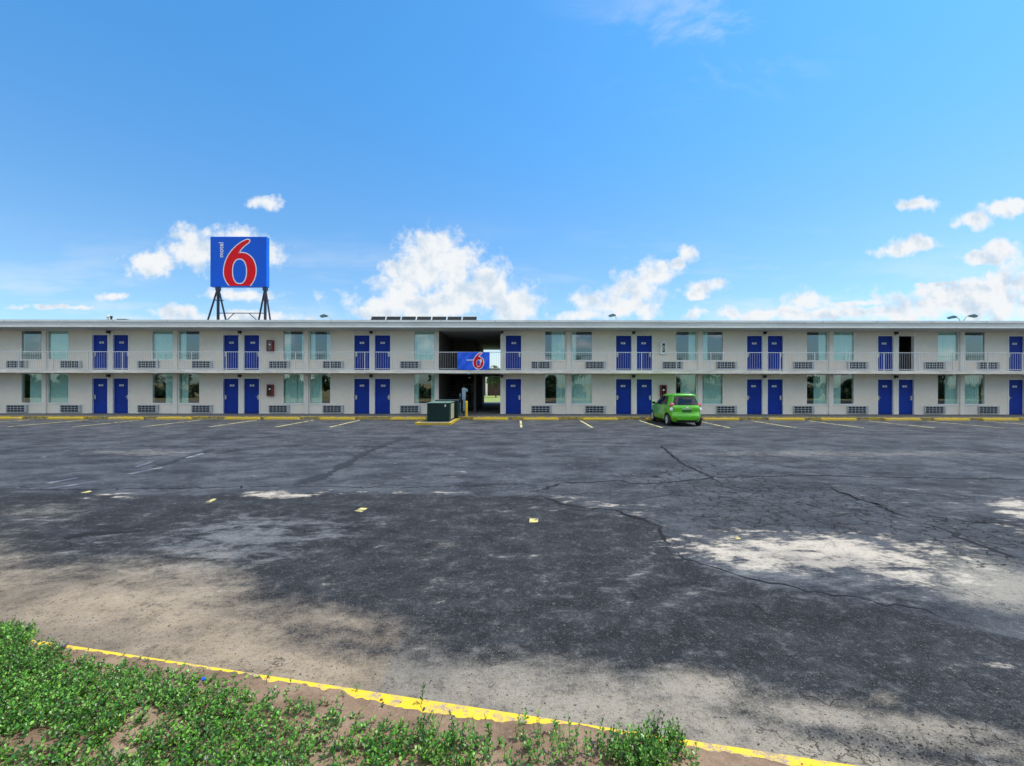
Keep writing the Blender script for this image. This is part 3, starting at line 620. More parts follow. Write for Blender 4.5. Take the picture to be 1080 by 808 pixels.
# pilasters, trims
def pbox(*a): part(MB().box(*a), 'pilaster', M['wall2'])
for k in mods:
    c = pc(k)
    for lev, (za, zb) in ((0, (Z0, ZS)), (1, (ZB, ZE-.02))):
        if k != -1: pbox(xf(c+66.9), xf(c+71.2), WY-.09, WY-.003, za, zb-.003)
        if k != 0: pbox(xf(c-1.9), xf(c+1.9), WY-.03, WY-.003, za, zb-.003)
pbox(xf(458.6), xf(462.9), WY-.09, WY-.003, Z0, ZS-.003); pbox(xf(458.6), xf(462.9), WY-.09, WY-.003, ZB, ZE-.025)
pbox(xf(527.8), xf(531.8), WY-.09, WY-.003, Z0, ZS-.003); pbox(xf(527.8), xf(531.8), WY-.09, WY-.003, ZB, ZE-.025)
for k in mods:
    c = pc(k); segs = [(c+20.5, c+66), (c+72, c+117)] if k != -1 else [(c+20.5, c+66)]
    for a, b in segs:
        for bx in [(xf(a), xf(b), WY-.022, WY-.003, 3.285, 3.31), (xf(a), xf(b), WY-.022, WY-.003, .665, .69), (xf(a), xf(b), WY-.02, WY-.003, Z0, Z0+.05)]: part(MB().box(*bx), 'wall_trim', M['wall2'])

# text helper (built-in font turned into mesh)
def text_mesh(s, size, ext, m, bold=0.0):
    cu = bpy.data.curves.new('txt', 'FONT'); cu.body = s; cu.size = size; cu.extrude = ext; cu.align_x = 'CENTER'; cu.align_y = 'CENTER'; cu.offset = bold
    o = bpy.data.objects.new('txt', cu); COL.objects.link(o); dg = bpy.context.evaluated_depsgraph_get(); dg.update()
    me = bpy.data.meshes.new_from_object(o.evaluated_get(dg)); bpy.data.objects.remove(o); me.materials.clear(); me.materials.append(m); return me
# doors
fr = MB()
for lev, top in ((0, ZS), (1, ZE-.02)): pass
def door_parts(lev):
    z0, z1 = DZ[lev]; topz = (ZS if lev == 0 else ZE-.02)-.004; h = z1-z0
    d = MB().box(-DW, DW, .07, .115, .012, h); 
    f = MB()
    for s in (-1, 1): f.box(min(s*(DW+.005), s*(DW+.065)), max(s*(DW+.005), s*(DW+.065)), -.035, .12, 0, topz-z0)
    f.box(-DW-.004, DW+.004, -.03, .12, h+.006, h+.062)
    hd = MB(); hd.box(-.045, .045, .045, .068, -.13, .13); hd.bar((0,.045,.02), (0,.0,.02), .016, 8); hd.bar((0,.005,.02), (.11,.005,.02), .012, 8); hd.box(-.03,.03,.03,.044,.07,.12)
    return d.mesh('door', M['door']), f.mesh('door_frame', M['white']), hd.mesh('door_handle', M['steel'])
DM = {0: door_parts(0), 1: door_parts(1)}
pl = MB().box(-.13, .13, .060, .069, -.055, .055).mesh('number_plate', M['white'])
M['digits'] = mat('plate_digit', (.05,.07,.16), .5, var=.05)
for n, (k, s, lev, x) in enumerate(doors):
    dm, fm, hm = DM[lev]; z0 = DZ[lev][0]; hs = -1 if s == -1 else 1
    opened = (k == 3 and s == 1 and lev == 1)
    if opened:
        d = link('door', dm, motel, (x-DW+.03, .18+DW, z0), (0,0,math.radians(88))); d['label'] = 'blue door standing open into a dark room'
        f = link('door_frame', fm, motel, (x, 0, z0)); continue
    d = link('door', dm, motel, (x, 0, z0))
    link('door_frame', fm, d); hh = link('door_handle', hm, d, (hs*(DW-.09), 0, .98)); hh.scale = (-hs, 1, 1)
    p = link('number_plate', pl, d, (-.02 if n % 3 else .02, 0, 1.68))
    num = (100 if lev == 0 else 200) + 39 - 2*mods.index(k) - (0 if s == -1 else 1)
    tm = text_mesh(str(num), .10, .002, M['digits'], .002); link('room_number', tm, d, (-.02 if n % 3 else .02, .056, 1.68), (math.radians(90), 0, 0))
# windows
def pleats(x0, x1, z0, z1, seed):
    rnd = random.Random(seed); n = max(6, int((x1-x0)/.012)); mb = MB(); ph = rnd.random()*6; fr_ = rnd.uniform(48, 62)
    for i in range(n+1):
        x = x0+(x1-x0)*i/n; y = .042*math.sin(fr_*.8*x+ph+1.4*math.sin(7*x+ph))+.012*math.sin(17*x)
        mb.v += [(x, y, z0), (x+.01*math.sin(x*9+ph), y*.7, z1)]
    mb.f = [(2*i, 2*i+2, 2*i+3, 2*i+1) for i in range(n)]; mb.m = [0]*n; return mb
CUR = {(-4,0,1):[(.8,1)],(-4,1,1):[(0,1)],(-4,0,0):[(.28,1)],(-4,1,0):[(0,1)],(-3,0,1):[(0,1)],(-3,1,1):[(0,.25),(.92,1)],(-3,0,0):[(.55,1)],(-3,1,0):[(0,.38),(.93,1)],
 (-2,0,1):[(0,.3),(.85,1)],(-2,1,1):[(0,.22),(.76,1)],(-2,0,0):[(0,.62),(.66,1)],(-2,1,0):[(0,.55)],(-1,0,1):[(0,1)],(-1,0,0):[(0,.2),(.82,1)],(0,0,1):[(.33,1)],(0,1,1):[(0,.24)],
 (0,0,0):[(.56,1)],(0,1,0):[(0,1)],(1,0,1):[(.66,1)],(1,1,1):[(0,.3)],(1,0,0):[(.28,1)],(1,1,0):[(0,1)],(2,0,1):[(.66,1)],(2,1,1):[(0,1)],(2,0,0):[(.44,1)],(2,1,0):[(0,.48)],
 (3,0,1):[(0,1)],(3,1,1):[(0,.2)],(3,0,0):[(.5,1)],(3,1,0):[(0,.86)]}
def win_parts(h):
    f = MB(); t = .035
    f.box(-WW+.003, -WW+t, -.012, .10, .003, h-.003); f.box(WW-t, WW-.003, -.012, .10, .003, h-.003); f.box(-WW+t+.001, WW-t-.001, -.012, .10, .003, t); f.box(-WW+t+.001, WW-t-.001, -.008, .10, h-t, h-.003)
    f.box(-WW-.02, WW+.02, -.04, -.003, -.035, 0)
    g = MB().box(-WW+t+.002, WW-t-.002, .045, .051, t+.002, h-t-.002)
    return f.mesh('window_frame', M['white']), g.mesh('window', M['glass'])
WM = {0: win_parts(WZ[0][1]-WZ[0][0]), 1: win_parts(WZ[1][1]-WZ[1][0])}
for n, (k, j, lev, x) in enumerate(wins):
    fm, gm_ = WM[lev]; z0, z1 = WZ[lev]; w = link('window', gm_, motel, (x, 0, z0)); link('window_frame', fm, w)
    for q, (a, b) in enumerate(CUR.get((k, j, lev), [(0, .8)])):
        cm = pleats(-WW+.03+a*(2*WW-.06), -WW+.03+b*(2*WW-.06), -.05, z1-z0, n*3+q).mesh('curtain', M['curtain'], True); link('curtain', cm, w, (0, .17, 0))
# air conditioners in the wall
ab = MB(); ab.box(-.61, .61, -.10, -.003, 0, .035); ab.box(-.61, .61, -.10, -.003, .40, .435); ab.box(-.61, -.57, -.10, -.003, .036, .399); ab.box(.47, .61, -.10, -.003, .036, .399)
ag = MB().box(-.569, .469, -.06, -.004, .036, .399)
asl = MB()
for i in range(1, 3): asl.box(-.569, .469, -.085, -.068, .036+.121*i-.014, .036+.121*i+.014)
for i in range(1, 5): asl.box(-.569+i*.208-.012, -.569+i*.208+.012, -.092, -.0865, .037, .398)
abm, agm, asm = ab.mesh('air_conditioner', M['ac']), ag.mesh('grille', M['grille']), asl.mesh('grille_slats', M['ac'])
for (k, j, lev, x) in acs:
    a = link('air_conditioner', abm, motel, (x, 0, .21 if lev == 0 else 2.86)); link('grille', agm, a); link('grille_slats', asm, a)
# wall lamps
lh = MB().box(-.075, .075, -.17, -.033, .0, .13); lh.box(-.085, .085, -.19, -.033, .131, .15); ll = MB().bar((0,-.10,-.10),(0,-.10,-.003), .045, 12, r2=.07)
lhm, llm = lh.mesh('wall_lamp', M['black']), ll.mesh('lamp_lens', M['lamp_lens'])
for k in mods:
    for z in (2.33, 4.93):
        o = link('wall_lamp', lhm, motel, (xf(pc(k)-(.8 if k else 1.2)), -.065 if k == 0 else 0, z)); link('lamp_lens', llm, o)
# railing
RY = 24.66
post_m = MB().box(-.02, .02, -.02, .02, -.10, 1.03).box(-.035, .035, -.06, -.021, -.22, -.02).mesh('railing_post', M['rail'])
def rail_section(w):
    mb = MB(); mb.box(.021, w-.021, -.02, .02, 1.0, 1.035); mb.box(.021, w-.021, -.014, .014, .06, .09)
    n = int(w/.127); 
    for i in range(1, n): x_ = w*i/n; mb.box(x_-.0045, x_+.0045, -.0045, .0045, .091, .999)
    return mb.mesh('railing', M['rail'])
SP = 36.5/(F/RY); x0 = (19.7-CX)*RY/F - SP*math.floor((19.7-CX-(XL*F/RY))/36.5); rm = rail_section(SP); x = x0
while x < XR:
    link('railing_post', post_m, motel, (x, RY-WY, ZB))
    if x + SP < XR: link('railing', rm, motel, (x, RY-WY, ZB))
    x += SP
# stair flight glimpsed in the passage
stp = MB()
for i in range(12): stp.box(BX0+.1, BX0+1.1, 28.2+i*.28, 28.48+i*.28, Z0+i*.2, Z0+.06+i*.2)
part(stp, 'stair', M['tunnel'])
part(MB().box(xf(493)-.05, xf(493)+.05, 27.0, 27.6, 2.30, 2.36), 'ceiling_light', M['lamp_lens'])

# things on the walls
def wallbox(name, px, y0, y1, w, label, cat, body, group=None, white=False):
    zt = 2+(CY-y0)/17.6; zb = 2+(CY-y1)/17.6; h = zt-zb
    t = thing(name, (xf(px), WY, zb), label, cat, group)
    c = MB().box(-w/2, w/2, -.16, -.003, 0, h); c.box(-w/2-.01, w/2+.01, -.175, -.16, -.01, .05); c.box(-w/2-.01, w/2+.01, -.175, -.16, h-.05, h+.01)
    c.box(-w/2-.01, -w/2+.06, -.175, -.161, .051, h-.051); c.box(w/2-.06, w/2+.01, -.175, -.161, .051, h-.051)
    build(c, 'case', body, t)
    if white:
        build(MB().box(-.07, .07, -.168, -.162, .10, h*.47).box(-.07, .07, -.168, -.162, h*.53, h-.10), 'door_pane', M['grille'], t)
        build(MB().box(-.03, .03, -.172, -.169, .2, .27).box(-.03, .03, -.172, -.169, h-.3, h-.22), 'latch', M['white'], t)
    else:
        build(MB().box(-w/2+.07, w/2-.07, -.166, -.162, .06, h-.06), 'door_pane', M['car_glass'], t)
        build(MB().bar((0,-.13,.12),(0,-.13,h*.62), .04, 10), 'extinguisher', M['red'], t)
        build(MB().box(-.05,.05,-.170,-.167,h*.55,h*.68), 'latch', M['white'], t)
G_ = 'fire extinguisher cabinets on the motel walls'
wallbox('extinguisher_cabinet', 286, 359.5, 371.5, .36, 'red fire extinguisher cabinet high on the balcony wall', 'extinguisher cabinet', M['extred'], G_)
wallbox('extinguisher_cabinet', 286, 406, 418, .34, 'red fire extinguisher cabinet on the ground floor wall below the rooftop sign', 'extinguisher cabinet', M['extred'], G_)
wallbox('extinguisher_cabinet', 699, 406, 419, .36, 'red fire extinguisher cabinet on the wall behind the green car', 'extinguisher cabinet', M['extred'], G_)
wallbox('utility_cabinet', 699, 360.6, 373.4, .37, 'narrow white wall cabinet with dark slots on the balcony above the green car', 'wall cabinet', M['white'], white=True)

# ---------------------------------------------------------------- the figure 6 outline (x right, z up, unit box of the zoomed view)
def cr(pts, n=6, closed=True):
    out_ = []; L = len(pts)
    for i in range(L if closed else L-1):
        p0, p1, p2, p3 = (Vector(pts[(i+k) % L]) if closed else Vector(pts[min(max(i+k, 0), L-1)]) for k in (-1, 0, 1, 2))
        for j in range(n):
            t = j/n; out_.append(tuple(.5*((2*p1)+(p2-p0)*t+(2*p0-5*p1+4*p2-p3)*t*t+(3*p1-p0-3*p2+p3)*t**3)))
    if not closed: out_.append(tuple(pts[-1]))
    return out_
six_l = [(250,478),(222,440),(205,395),(203,345),(215,285),(245,222),(290,167),(340,127),(382,106),(402,103),(408,112),(400,126),(370,148),(338,182),(318,214)]
six_r = [(318,214),(345,210),(375,214),(405,230),(436,262),(455,310),(460,360),(450,412),(430,452),(410,478)]
def six(cut=True):
    a = cr(six_l, 6, False)[:-1] + cr(six_r, 6, False)
    if not cut: a = cr(six_l[1:], 6, False)[:-1] + cr(six_r[:-1] + [(405,485),(370,506),(330,513),(292,506),(258,485),(236,462)], 6, False)[:-1]
    return a
def offset(pts, d):
    A = sum(p[0]*q[1]-q[0]*p[1] for p, q in zip(pts, pts[1:]+pts[:1])); sg = 1 if A > 0 else -1; o_ = []; L = len(pts)
    for i in range(L):
        a = Vector(pts[i-2]); b = Vector(pts[(i+2) % L]); t = (b-a); t = t.normalized() if t.length > 1e-6 else Vector((1,0))
        o_.append((pts[i][0]+t.y*d*sg, pts[i][1]-t.x*d*sg))
    return o_
def ell(cx, cy, rx, ry, n=48, e=2.3):
    return [(cx+rx*math.copysign(abs(math.cos(t))**(2/e), math.cos(t)), cy+ry*math.copysign(abs(math.sin(t))**(2/e), math.sin(t))) for t in (2*math.pi*i/n for i in range(n))]
def tri_prism(pts, y0, y1, name, m, parent):
    bm = bmesh.new(); vs = [bm.verts.new((x, y1, z)) for x, z in pts]; es = [bm.edges.new((vs[i], vs[(i+1) % len(vs)])) for i in range(len(vs))]
    bmesh.ops.triangle_fill(bm, use_beauty=True, edges=es)
    r = bmesh.ops.extrude_face_region(bm, geom=list(bm.faces)); bmesh.ops.translate(bm, vec=(0, y0-y1, 0), verts=[g for g in r['geom'] if isinstance(g, bmesh.types.BMVert)])
    bmesh.ops.recalc_face_normals(bm, faces=bm.faces); me = bpy.data.meshes.new(name); bm.to_mesh(me); bm.free(); me.materials.append(m); return link(name, me, parent)
# rooftop sign
SGY = 28.0; sg = F/SGY
def sx_(z): return ((210+z/7.7)-CX)/sg
def sz_(z): return 2+(CY-(240+z/7.7))/sg
sign = thing('rooftop_sign', ((250-CX)/sg, SGY, ZR-.03), 'large square blue sign with a red 6 standing on dark steel legs on the roof', 'sign')
ox, oz = (250-CX)/sg, ZR-.03
x0_, x1_, zt_, zb_ = sx_(88)-ox, sx_(547)-ox, sz_(76)-oz, sz_(484)-oz
body = MB().box(x0_, x1_, 0, .34, zb_, zt_); bo = build(body, 'sign_box', [M['signedge']], sign); bevel(bo, .03, 2)
build(MB().box(x0_+.06, x1_-.06, -.012, -.002, zb_+.05, zt_-.05), 'sign_face', M['signblue'], sign)
SM = lambda pts: [(sx_(a)-ox, sz_(b)-oz) for a, b in pts]
S = six()
def clampz(P): return [(a, max(b, zb_+.055)) for a, b in P]
tri_prism(clampz(SM(offset(S, 8))), -.020, -.013, 'numeral_outline', M['signwhite'], sign)
tri_prism(clampz(SM(S)), -.030, -.021, 'numeral', M['red'], sign)
tri_prism(SM(ell(330,360,60,103)), -.038, -.031, 'numeral_outline', M['signwhite'], sign)
tri_prism(SM(ell(330,360,52,95)), -.046, -.039, 'numeral_counter', M['signblue'], sign)
tm = text_mesh('motel', .42, .004, M['signwhite'], .004); t_ = link('sign_lettering', tm, sign, (sx_(180)-ox, -.018, sz_(185)-oz), (math.radians(90), math.radians(-90), 0))
t_.rotation_euler = (Matrix.Rotation(math.radians(-90), 4, 'Y') @ Matrix.Rotation(math.radians(90), 4, 'X')).to_euler()
for apx, feet, mid in ((138, (32,138,220), (100,175)), (523, (452,523,580), (492,548))):
    lg = MB(); ax_ = sx_(apx)-ox; zf_ = .0
    lg.box(ax_-.11, ax_+.11, .06, .30, zb_-.22, zb_-.005)
    for q, f_ in enumerate(feet):
        fx = sx_(f_)-ox; k_ = (fx-ax_)*1.22 if q != 1 else 0
        lg.bar((ax_+k_*.04, .18, zb_-.1), (ax_+k_, .18+(.0 if q == 1 else .25*(1 if q == 0 else -1)), zf_), .055 if q != 1 else .085, 8)
    zm = sz_(585)-oz; lg.bar((sx_(mid[0])-ox, .30, zm), (ax_, .18, zm-.06), .035, 6); lg.bar((ax_, .18, zm-.06), (sx_(mid[1])-ox, .24, zm-.03), .035, 6)
    build(lg, 'support_leg', M['legs'], sign)
zc = sz_(695)-oz
build(MB().bar((sx_(138)-ox, .18, zc), (sx_(523)-ox, .18, zc), .028, 6).bar((sx_(270)-ox, .18, zc), (sx_(215)-ox, .18, zc-.42), .025, 6).bar((sx_(390)-ox, .18, zc), (sx_(450)-ox, .18, zc-.42), .025, 6), 'cross_brace', M['legs'], sign)
# banner
ban = thing('banner', (-2.43, 24.60, ZB), 'blue cloth banner with a red 6 tied to the balcony railing', 'banner')
bw, bh0, bh1 = .905, .035, 1.015
xs_ = np.linspace(-bw, bw, 90); zs_ = np.linspace(bh0, bh1, 50)
def by(X_, Z_): return -.045 + .018*np.sin(X_*5+Z_*4) + .012*np.sin(X_*11-Z_*9+1) + .014*np.exp(-((X_+.75-(1-Z_)*.5)/.06)**2) + .012*np.exp(-((X_-.70+(1-Z_)*.6)/.05)**2)
XX, ZZ = np.meshgrid(xs_, zs_); sag = .03*np.cos(XX/bw*1.57)*(1-ZZ); YY = by(XX, ZZ)
i_ = np.arange(XX.size).reshape(XX.shape); fs = np.stack([i_[:-1,:-1].ravel(), i_[:-1,1:].ravel(), i_[1:,1:].ravel(), i_[1:,:-1].ravel()], 1)
me = np_mesh('cloth', np.stack([XX.ravel(), YY.ravel(), (ZZ-sag).ravel()], 1), fs, M['banner'], True)
cl = link('cloth', me, ban); so_ = cl.modifiers.new('thick', 'SOLIDIFY'); so_.thickness = .004; so_.offset = 1
def drape(o, dy_):
    for v_ in o.data.vertices: v_.co.y = float(by(v_.co.x, v_.co.z)) - dy_
S2 = six(False); BS = lambda P: [(.28 + (a-333)*.0022, .525 + (309-b)*.0022) for a, b in P]
def sheet(pts, name, m, dy_):
    bm = bmesh.new(); vs = [bm.verts.new((x_, 0, z_)) for x_, z_ in pts]; es = [bm.edges.new((vs[i], vs[(i+1) % len(vs)])) for i in range(len(vs))]
    bmesh.ops.triangle_fill(bm, use_beauty=True, edges=es); bmesh.ops.subdivide_edges(bm, edges=bm.edges, cuts=2, use_grid_fill=True)
    bmesh.ops.recalc_face_normals(bm, faces=bm.faces); me = bpy.data.meshes.new(name); bm.to_mesh(me); bm.free(); me.materials.append(m); o = link(name, me, ban); drape(o, dy_); return o
sheet(BS(offset(S2, 18)), 'numeral_outline', M['signwhite'], .010); sheet(BS(S2), 'numeral', M['red'], .014)
sheet(BS(ell(331,372,54,92)), 'numeral_outline', M['signwhite'], .018); sheet(BS(ell(331,372,42,80)), 'numeral_counter', M['banner'], .022)
tm = text_mesh('motel', .17, .002, M['signwhite'], .003); link('banner_lettering', tm, ban, (-.20, -.085, .57), (math.radians(90), 0, 0))
tie = MB()
for x_ in (-.88, -.3, .3, .88): tie.bar((x_, -.02, 1.0), (x_, .06, 1.035), .008, 6)
build(tie, 'tie_cord', M['white'], ban)

# ---------------------------------------------------------------- roof items
pan = None; PY = 25.6; ps = F/PY
for i in range(7):
    t = thing('roof_panel', ((397.5+16.2*i-CX)/ps, PY, ZR-.02), '', 'panel', 'dark tilted panels in a row on the roof')
    t['label'] = ['leftmost of the seven dark panels on the roof edge','second dark roof panel from the left of the row','third dark roof panel from the left of the row','middle one of the seven dark roof panels',
        'third dark roof panel from the right of the row','second dark roof panel from the right of the row','rightmost of the seven dark panels on the roof edge'][i]
    if pan is None:
        zt = 2+(CY-333.6)/ps-ZR+.02; mb = MB(); mb.add([(-.41,0,.03),(.41,0,.03),(.43,.22,zt),(-.37,.22,zt),(-.41,.05,.02),(.41,.05,.02),(.43,.27,zt-.01),(-.37,.27,zt-.01)], [(0,1,2,3),(4,7,6,5),(0,4,5,1),(1,5,6,2),(2,6,7,3),(3,7,4,0)])
        pan = mb.mesh('panel_sheet', M['solar'])
        fm_ = MB().bar((-.43,-.01,.0),(-.39,.24,zt+.01), .018, 6).bar((-.39,.5,-.02),(-.39,.24,zt), .015, 6).bar((-.38,.225,zt+.008),(.43,.225,zt+.008), .012, 6).mesh('panel_frame', M['steel'])
    link('panel_sheet', pan, t); link('panel_frame', fm_, t)
def rp(px, Y): return (px-CX)*Y/F
t = thing('roof_vent', (rp(113.7,27), 27, ZR-.03), 'upright grey vent pipe on the left end of the roof', 'vent'); zt = 2+(CY-333)*27/F-ZR+.03
build(MB().bar((0,0,0),(0,0,zt-.1), .06, 12), 'pipe', M['fascia'], t); build(MB().bar((0,0,zt-.1),(0,0,zt), .10, 12, r2=.09), 'vent_cap', M['fascia_lip'], t)
t = thing('roof_vent', (rp(117.3,27), 27, ZR-.03), 'short black vent pipe beside the grey one on the roof', 'vent'); zt = 2+(CY-334)*27/F-ZR+.03
build(MB().bar((0,0,0),(0,0,zt-.08), .05, 12), 'pipe', M['black'], t); build(MB().bar((0,0,zt-.1),(0,0,zt), .07, 12), 'vent_cap', M['black'], t)
t = thing('roof_hatch', (rp(128,27), 27, ZR-.03), 'low dark hatch on the roof right of the two vent pipes', 'hatch'); zt = 2+(CY-337)*27/F-ZR+.03
build(MB().box(-.25,.25,0,.5,0,zt-.05), 'hatch_base', M['fascia'], t); build(MB().box(-.28,.28,-.03,.53,zt-.05,zt), 'lid', M['black'], t)
t = thing('roof_rail', (rp(527,25.2), 25.2, ZR-.03), 'low pale metal pipe rail on the roof right of the dark panels', 'rail'); zt = 2+(CY-336.7)*25.2/F-ZR+.03
rr = MB(); 
for a, b in ((-.48,-.02),(.02,.48)): rr.bar((a,0,0),(a,0,zt), .013, 6); rr.bar((b,0,0),(b,0,zt), .013, 6); rr.bar((a,0,zt),(b,0,zt), .013, 6)
build(rr, 'pipe_rail', M['white'], t)

# ---------------------------------------------------------------- kerb things
stops = [(-15,23),(50,88),(114,151),(164,202),(237,275),(279,316),(338,374),(413,448),(499,535),(553,588),(615,651),(682,718),(742,778),(811,847),(865,902),(934,970),(984,1022),(1036,1073)]
near = ['below the window at the left edge','between the leftmost air conditioner and the first blue doors','below the first pair of blue doors from the left','right of the first pair of blue doors','below the left door of the second pair','right of the second pair of blue doors','left of the third pair of blue doors',
 'just left of the green transformer box','in front of the passage, right of the yellow bollard','right of the single blue door','left of the fourth pair of blue doors','in front of the nose of the green car','just right of the green car','below the second blue door pair right of the car','right of the second blue door pair past the car','left of the last full pair of blue doors','right of the pair with the open door above','below the blue door at the right edge']
YS = 23.62; ss = F/YS; sm = None
for i, ((a, b), w) in enumerate(zip(stops, near)):
    L = 1.9; mb = MB(); pr = [(-.085,0),(-.075,.07),(-.045,.125),(.045,.125),(.075,.07),(.085,0)]
    if sm is None:
        for x_ in (-L/2, -L/2+.06, L/2-.06, L/2):
            sh = .75 if abs(x_) == L/2 else 1
            mb.v += [(x_, p*sh, q*sh) for p, q in pr]
        for s_ in range(3):
            for k_ in range(5): mb.f.append((s_*6+k_, s_*6+k_+1, s_*6+k_+7, s_*6+k_+6)); mb.m.append(0)
        mb.f += [tuple(range(6))[::-1], tuple(range(18,24))]; mb.m += [0,0]; sm = mb.mesh('wheel_stop', M['yellow']); bm = bmesh.new(); bm.from_mesh(sm); bmesh.ops.recalc_face_normals(bm, faces=bm.faces); bm.to_mesh(sm); bm.free()
    o = link('wheel_stop', sm, None, (((a+b)/2-CX)/ss, YS+random.uniform(-.03,.02), 0), (0,0,random.uniform(-.015,.015)))
    tag(o, 'yellow concrete wheel stop ' + w, 'wheel stop', 'yellow wheel stops along the motel kerb')
# transformer island
ix0, ix1, iy0, iy1 = -4.84, -3.12, 20.7, 23.8
isl = MB(); isl.box(ix0, ix1, iy0, iy0+.14, 0, .10); isl.box(ix0, ix0+.14, iy0+.14, iy1, 0, .10); isl.box(ix1-.14, ix1, iy0+.14, iy1, 0, .10)
o = build(isl, 'island_kerb', M['yellow']); tag(o, kind='structure')
tag(build(MB().box(ix0+.141, ix1-.141, iy0+.141, iy1, 0, .09), 'island_pad', M['concrete']), kind='structure')
tx = thing('transformer_box', (-3.875, 21.5, .09), 'dark green steel transformer box with a painted sunlit right side on the yellow-edged island', 'transformer box')
b_ = build(MB().box(-.545,.545,0,1.70,.03,.90), 'cabinet', M['green_box'], tx); bevel(b_, .012)
b_ = build(MB().box(-.575,.575,-.03,1.73,.903,.935), 'lid', mat('transformer_lid', (.16,.26,.22), .5, var=.2, scale=3), tx); bevel(b_, .01)
lit_mb = MB().box(.546,.556,.50,1.62,.08,.86); build(lit_mb, 'lit_side_sheet', M['green_side'], tx)  # pale sheet that colours the right side as sunlit
build(MB().box(.32,.39,-.012,-.001,.74,.84), 'label_plate', M['plate'], tx)
build(MB().box(-.46,-.43,-.02,-.001,.35,.60).box(-.003,.003,-.006,-.001,.06,.88), 'latch', M['black'], tx)
tx2 = thing('transformer_box', (-3.75, 23.28, .09), 'taller dark cabinet standing directly behind the green transformer box', 'transformer box')
b_ = build(MB().box(-.60,.6,0,.48,0,.97), 'cabinet', M['green_box'], tx2); bevel(b_, .012); build(MB().box(-.62,.62,-.02,.50,.973,1.0), 'lid', mat('cabinet_lid', (.10,.17,.19), .5, var=.2), tx2)
bY = 24.05; bl_ = thing('bollard', ((492-CX)*bY/F, bY, Z0), 'yellow steel bollard on the walkway beside the grey pedestal', 'bollard')
hb = 2+(CY-423)*bY/F-Z0; build(MB().bar((0,0,0),(0,0,hb-.03), .075, 16).bar((0,0,hb-.03),(0,0,hb), .075, 16, r2=.05), 'post', yellow_paint('bollard_paint', .34, col=(.80,.55,.03)), bl_, smooth=False)
build(MB().bar((0,0,0),(0,0,.012), .12, 16), 'base_plate', M['concrete'], bl_)
pY = 24.35; pd = thing('utility_pedestal', ((489.6-CX)*pY/F, pY, Z0), 'pale blue-grey hooded pedestal beside the yellow bollard', 'pedestal')
q = lambda y: 2+(CY-y)*pY/F-Z0
hd = MB(); hd.prism([(-.10,q(421.5)),(.08,q(421.5)),(.09,q(412.5)),(.19,q(413.5)),(.20,q(410.5)),(-.04,q(408.8)),(-.11,q(410))], -.12, .12); ho = build(hd, 'hood', M['grey_ped'], pd); fix_normals(ho)
build(MB().box(-.06,.07,-.06,.06,.3,q(421.7)), 'column', M['grey_ped'], pd); build(MB().bar((-.02,0,0),(-.02,0,.3), .03, 10), 'conduit', M['black'], pd)
po = thing('service_post', ((485.5-CX)*24.3/F, 24.3, Z0), 'thin dark post between the green boxes and the grey pedestal', 'post')
build(MB().box(-.035,.035,-.035,.035,0,1.26), 'shaft', M['backblue'], po); build(MB().box(-.06,.06,-.05,-.036,.75,1.1), 'meter_plate', M['grille'], po)
vm = thing('vending_machine', (-2.9-.6, 31.6, Z0), 'dark vending machine standing in the ground floor passage', 'vending machine')
build(MB().box(-.45,.45,0,.8,0,1.8), 'cabinet', M['vend'], vm); build(MB().box(-.40,.2,-.012,-.001,.5,1.7), 'display_front', M['car_glass'], vm); build(MB().box(.24,.4,-.02,-.001,.8,1.2), 'coin_panel', M['grille'], vm)

# ---------------------------------------------------------------- car
M['recess'] = mat('recess_green', (.02,.13,.01), .5)
def superr(hw, yr, yf, e, n=112):
    out_ = []; cy, hl = (yr+yf)/2, (yf-yr)/2
    for i in range(n):
        t = 2*math.pi*i/n; c, s = math.cos(t), math.sin(t)
        out_.append((hw*math.copysign(abs(c)**(2/e), c), cy+hl*math.copysign(abs(s)**(2/e), s)))
    return out_
LV = [(.17,.16,3.48,.68,5),(.21,.09,3.54,.73,5),(.27,.03,3.60,.765,5),(.36,.0,3.63,.785,5),(.48,.0,3.64,.795,5),(.56,.015,3.64,.797,5),(.60,.045,3.63,.79,5),(.68,.055,3.60,.792,5),(.76,.05,3.53,.80,5),(.84,.045,3.38,.802,5),(.90,.055,3.14,.795,5),(.95,.075,2.92,.78,4.8),
      (1.0,.10,2.78,.762,4.6),(1.08,.145,2.62,.738,4.4),(1.16,.185,2.48,.712,4.3),(1.24,.225,2.33,.686,4.2),(1.32,.26,2.18,.66,4.1),(1.38,.275,2.06,.638,4),(1.42,.24,1.96,.62,4),(1.455,.24,1.86,.595,3.8),(1.485,.31,1.72,.55,3.5),(1.505,.48,1.52,.46,3),(1.517,.72,1.28,.32,2.6),(1.52,.9,1.1,.12,2)]
def lev(z):
    for a, b in zip(LV, LV[1:]):
        if a[0] <= z <= b[0]:
            t = (z-a[0])/(b[0]-a[0]); return [a[k]+(b[k]-a[k])*t for k in range(1, 5)]
    return list(LV[-1][1:])
car = thing('parked_car', (7.86, 20.08, 0), 'bright green five-door hatchback parked nose-in between the stall lines', 'car', rz=math.radians(-1.5))
cb_ = MB(); n = 112
for L_ in LV: cb_.v += [(x_, y_, L_[0]) for x_, y_ in superr(L_[3], L_[1], L_[2], L_[4], n)]
for s_ in range(len(LV)-1):
    for i in range(n): cb_.f.append((s_*n+i, s_*n+(i+1) % n, (s_+1)*n+(i+1) % n, (s_+1)*n+i))
cb_.f += [tuple(range(n))[::-1], tuple(range((len(LV)-1)*n, len(LV)*n))]; cb_.m = [0]*len(cb_.f)
cbody = build(cb_, 'body', M['car'], car, smooth=True)
AX = (.56, 2.95)
cutm = MB()
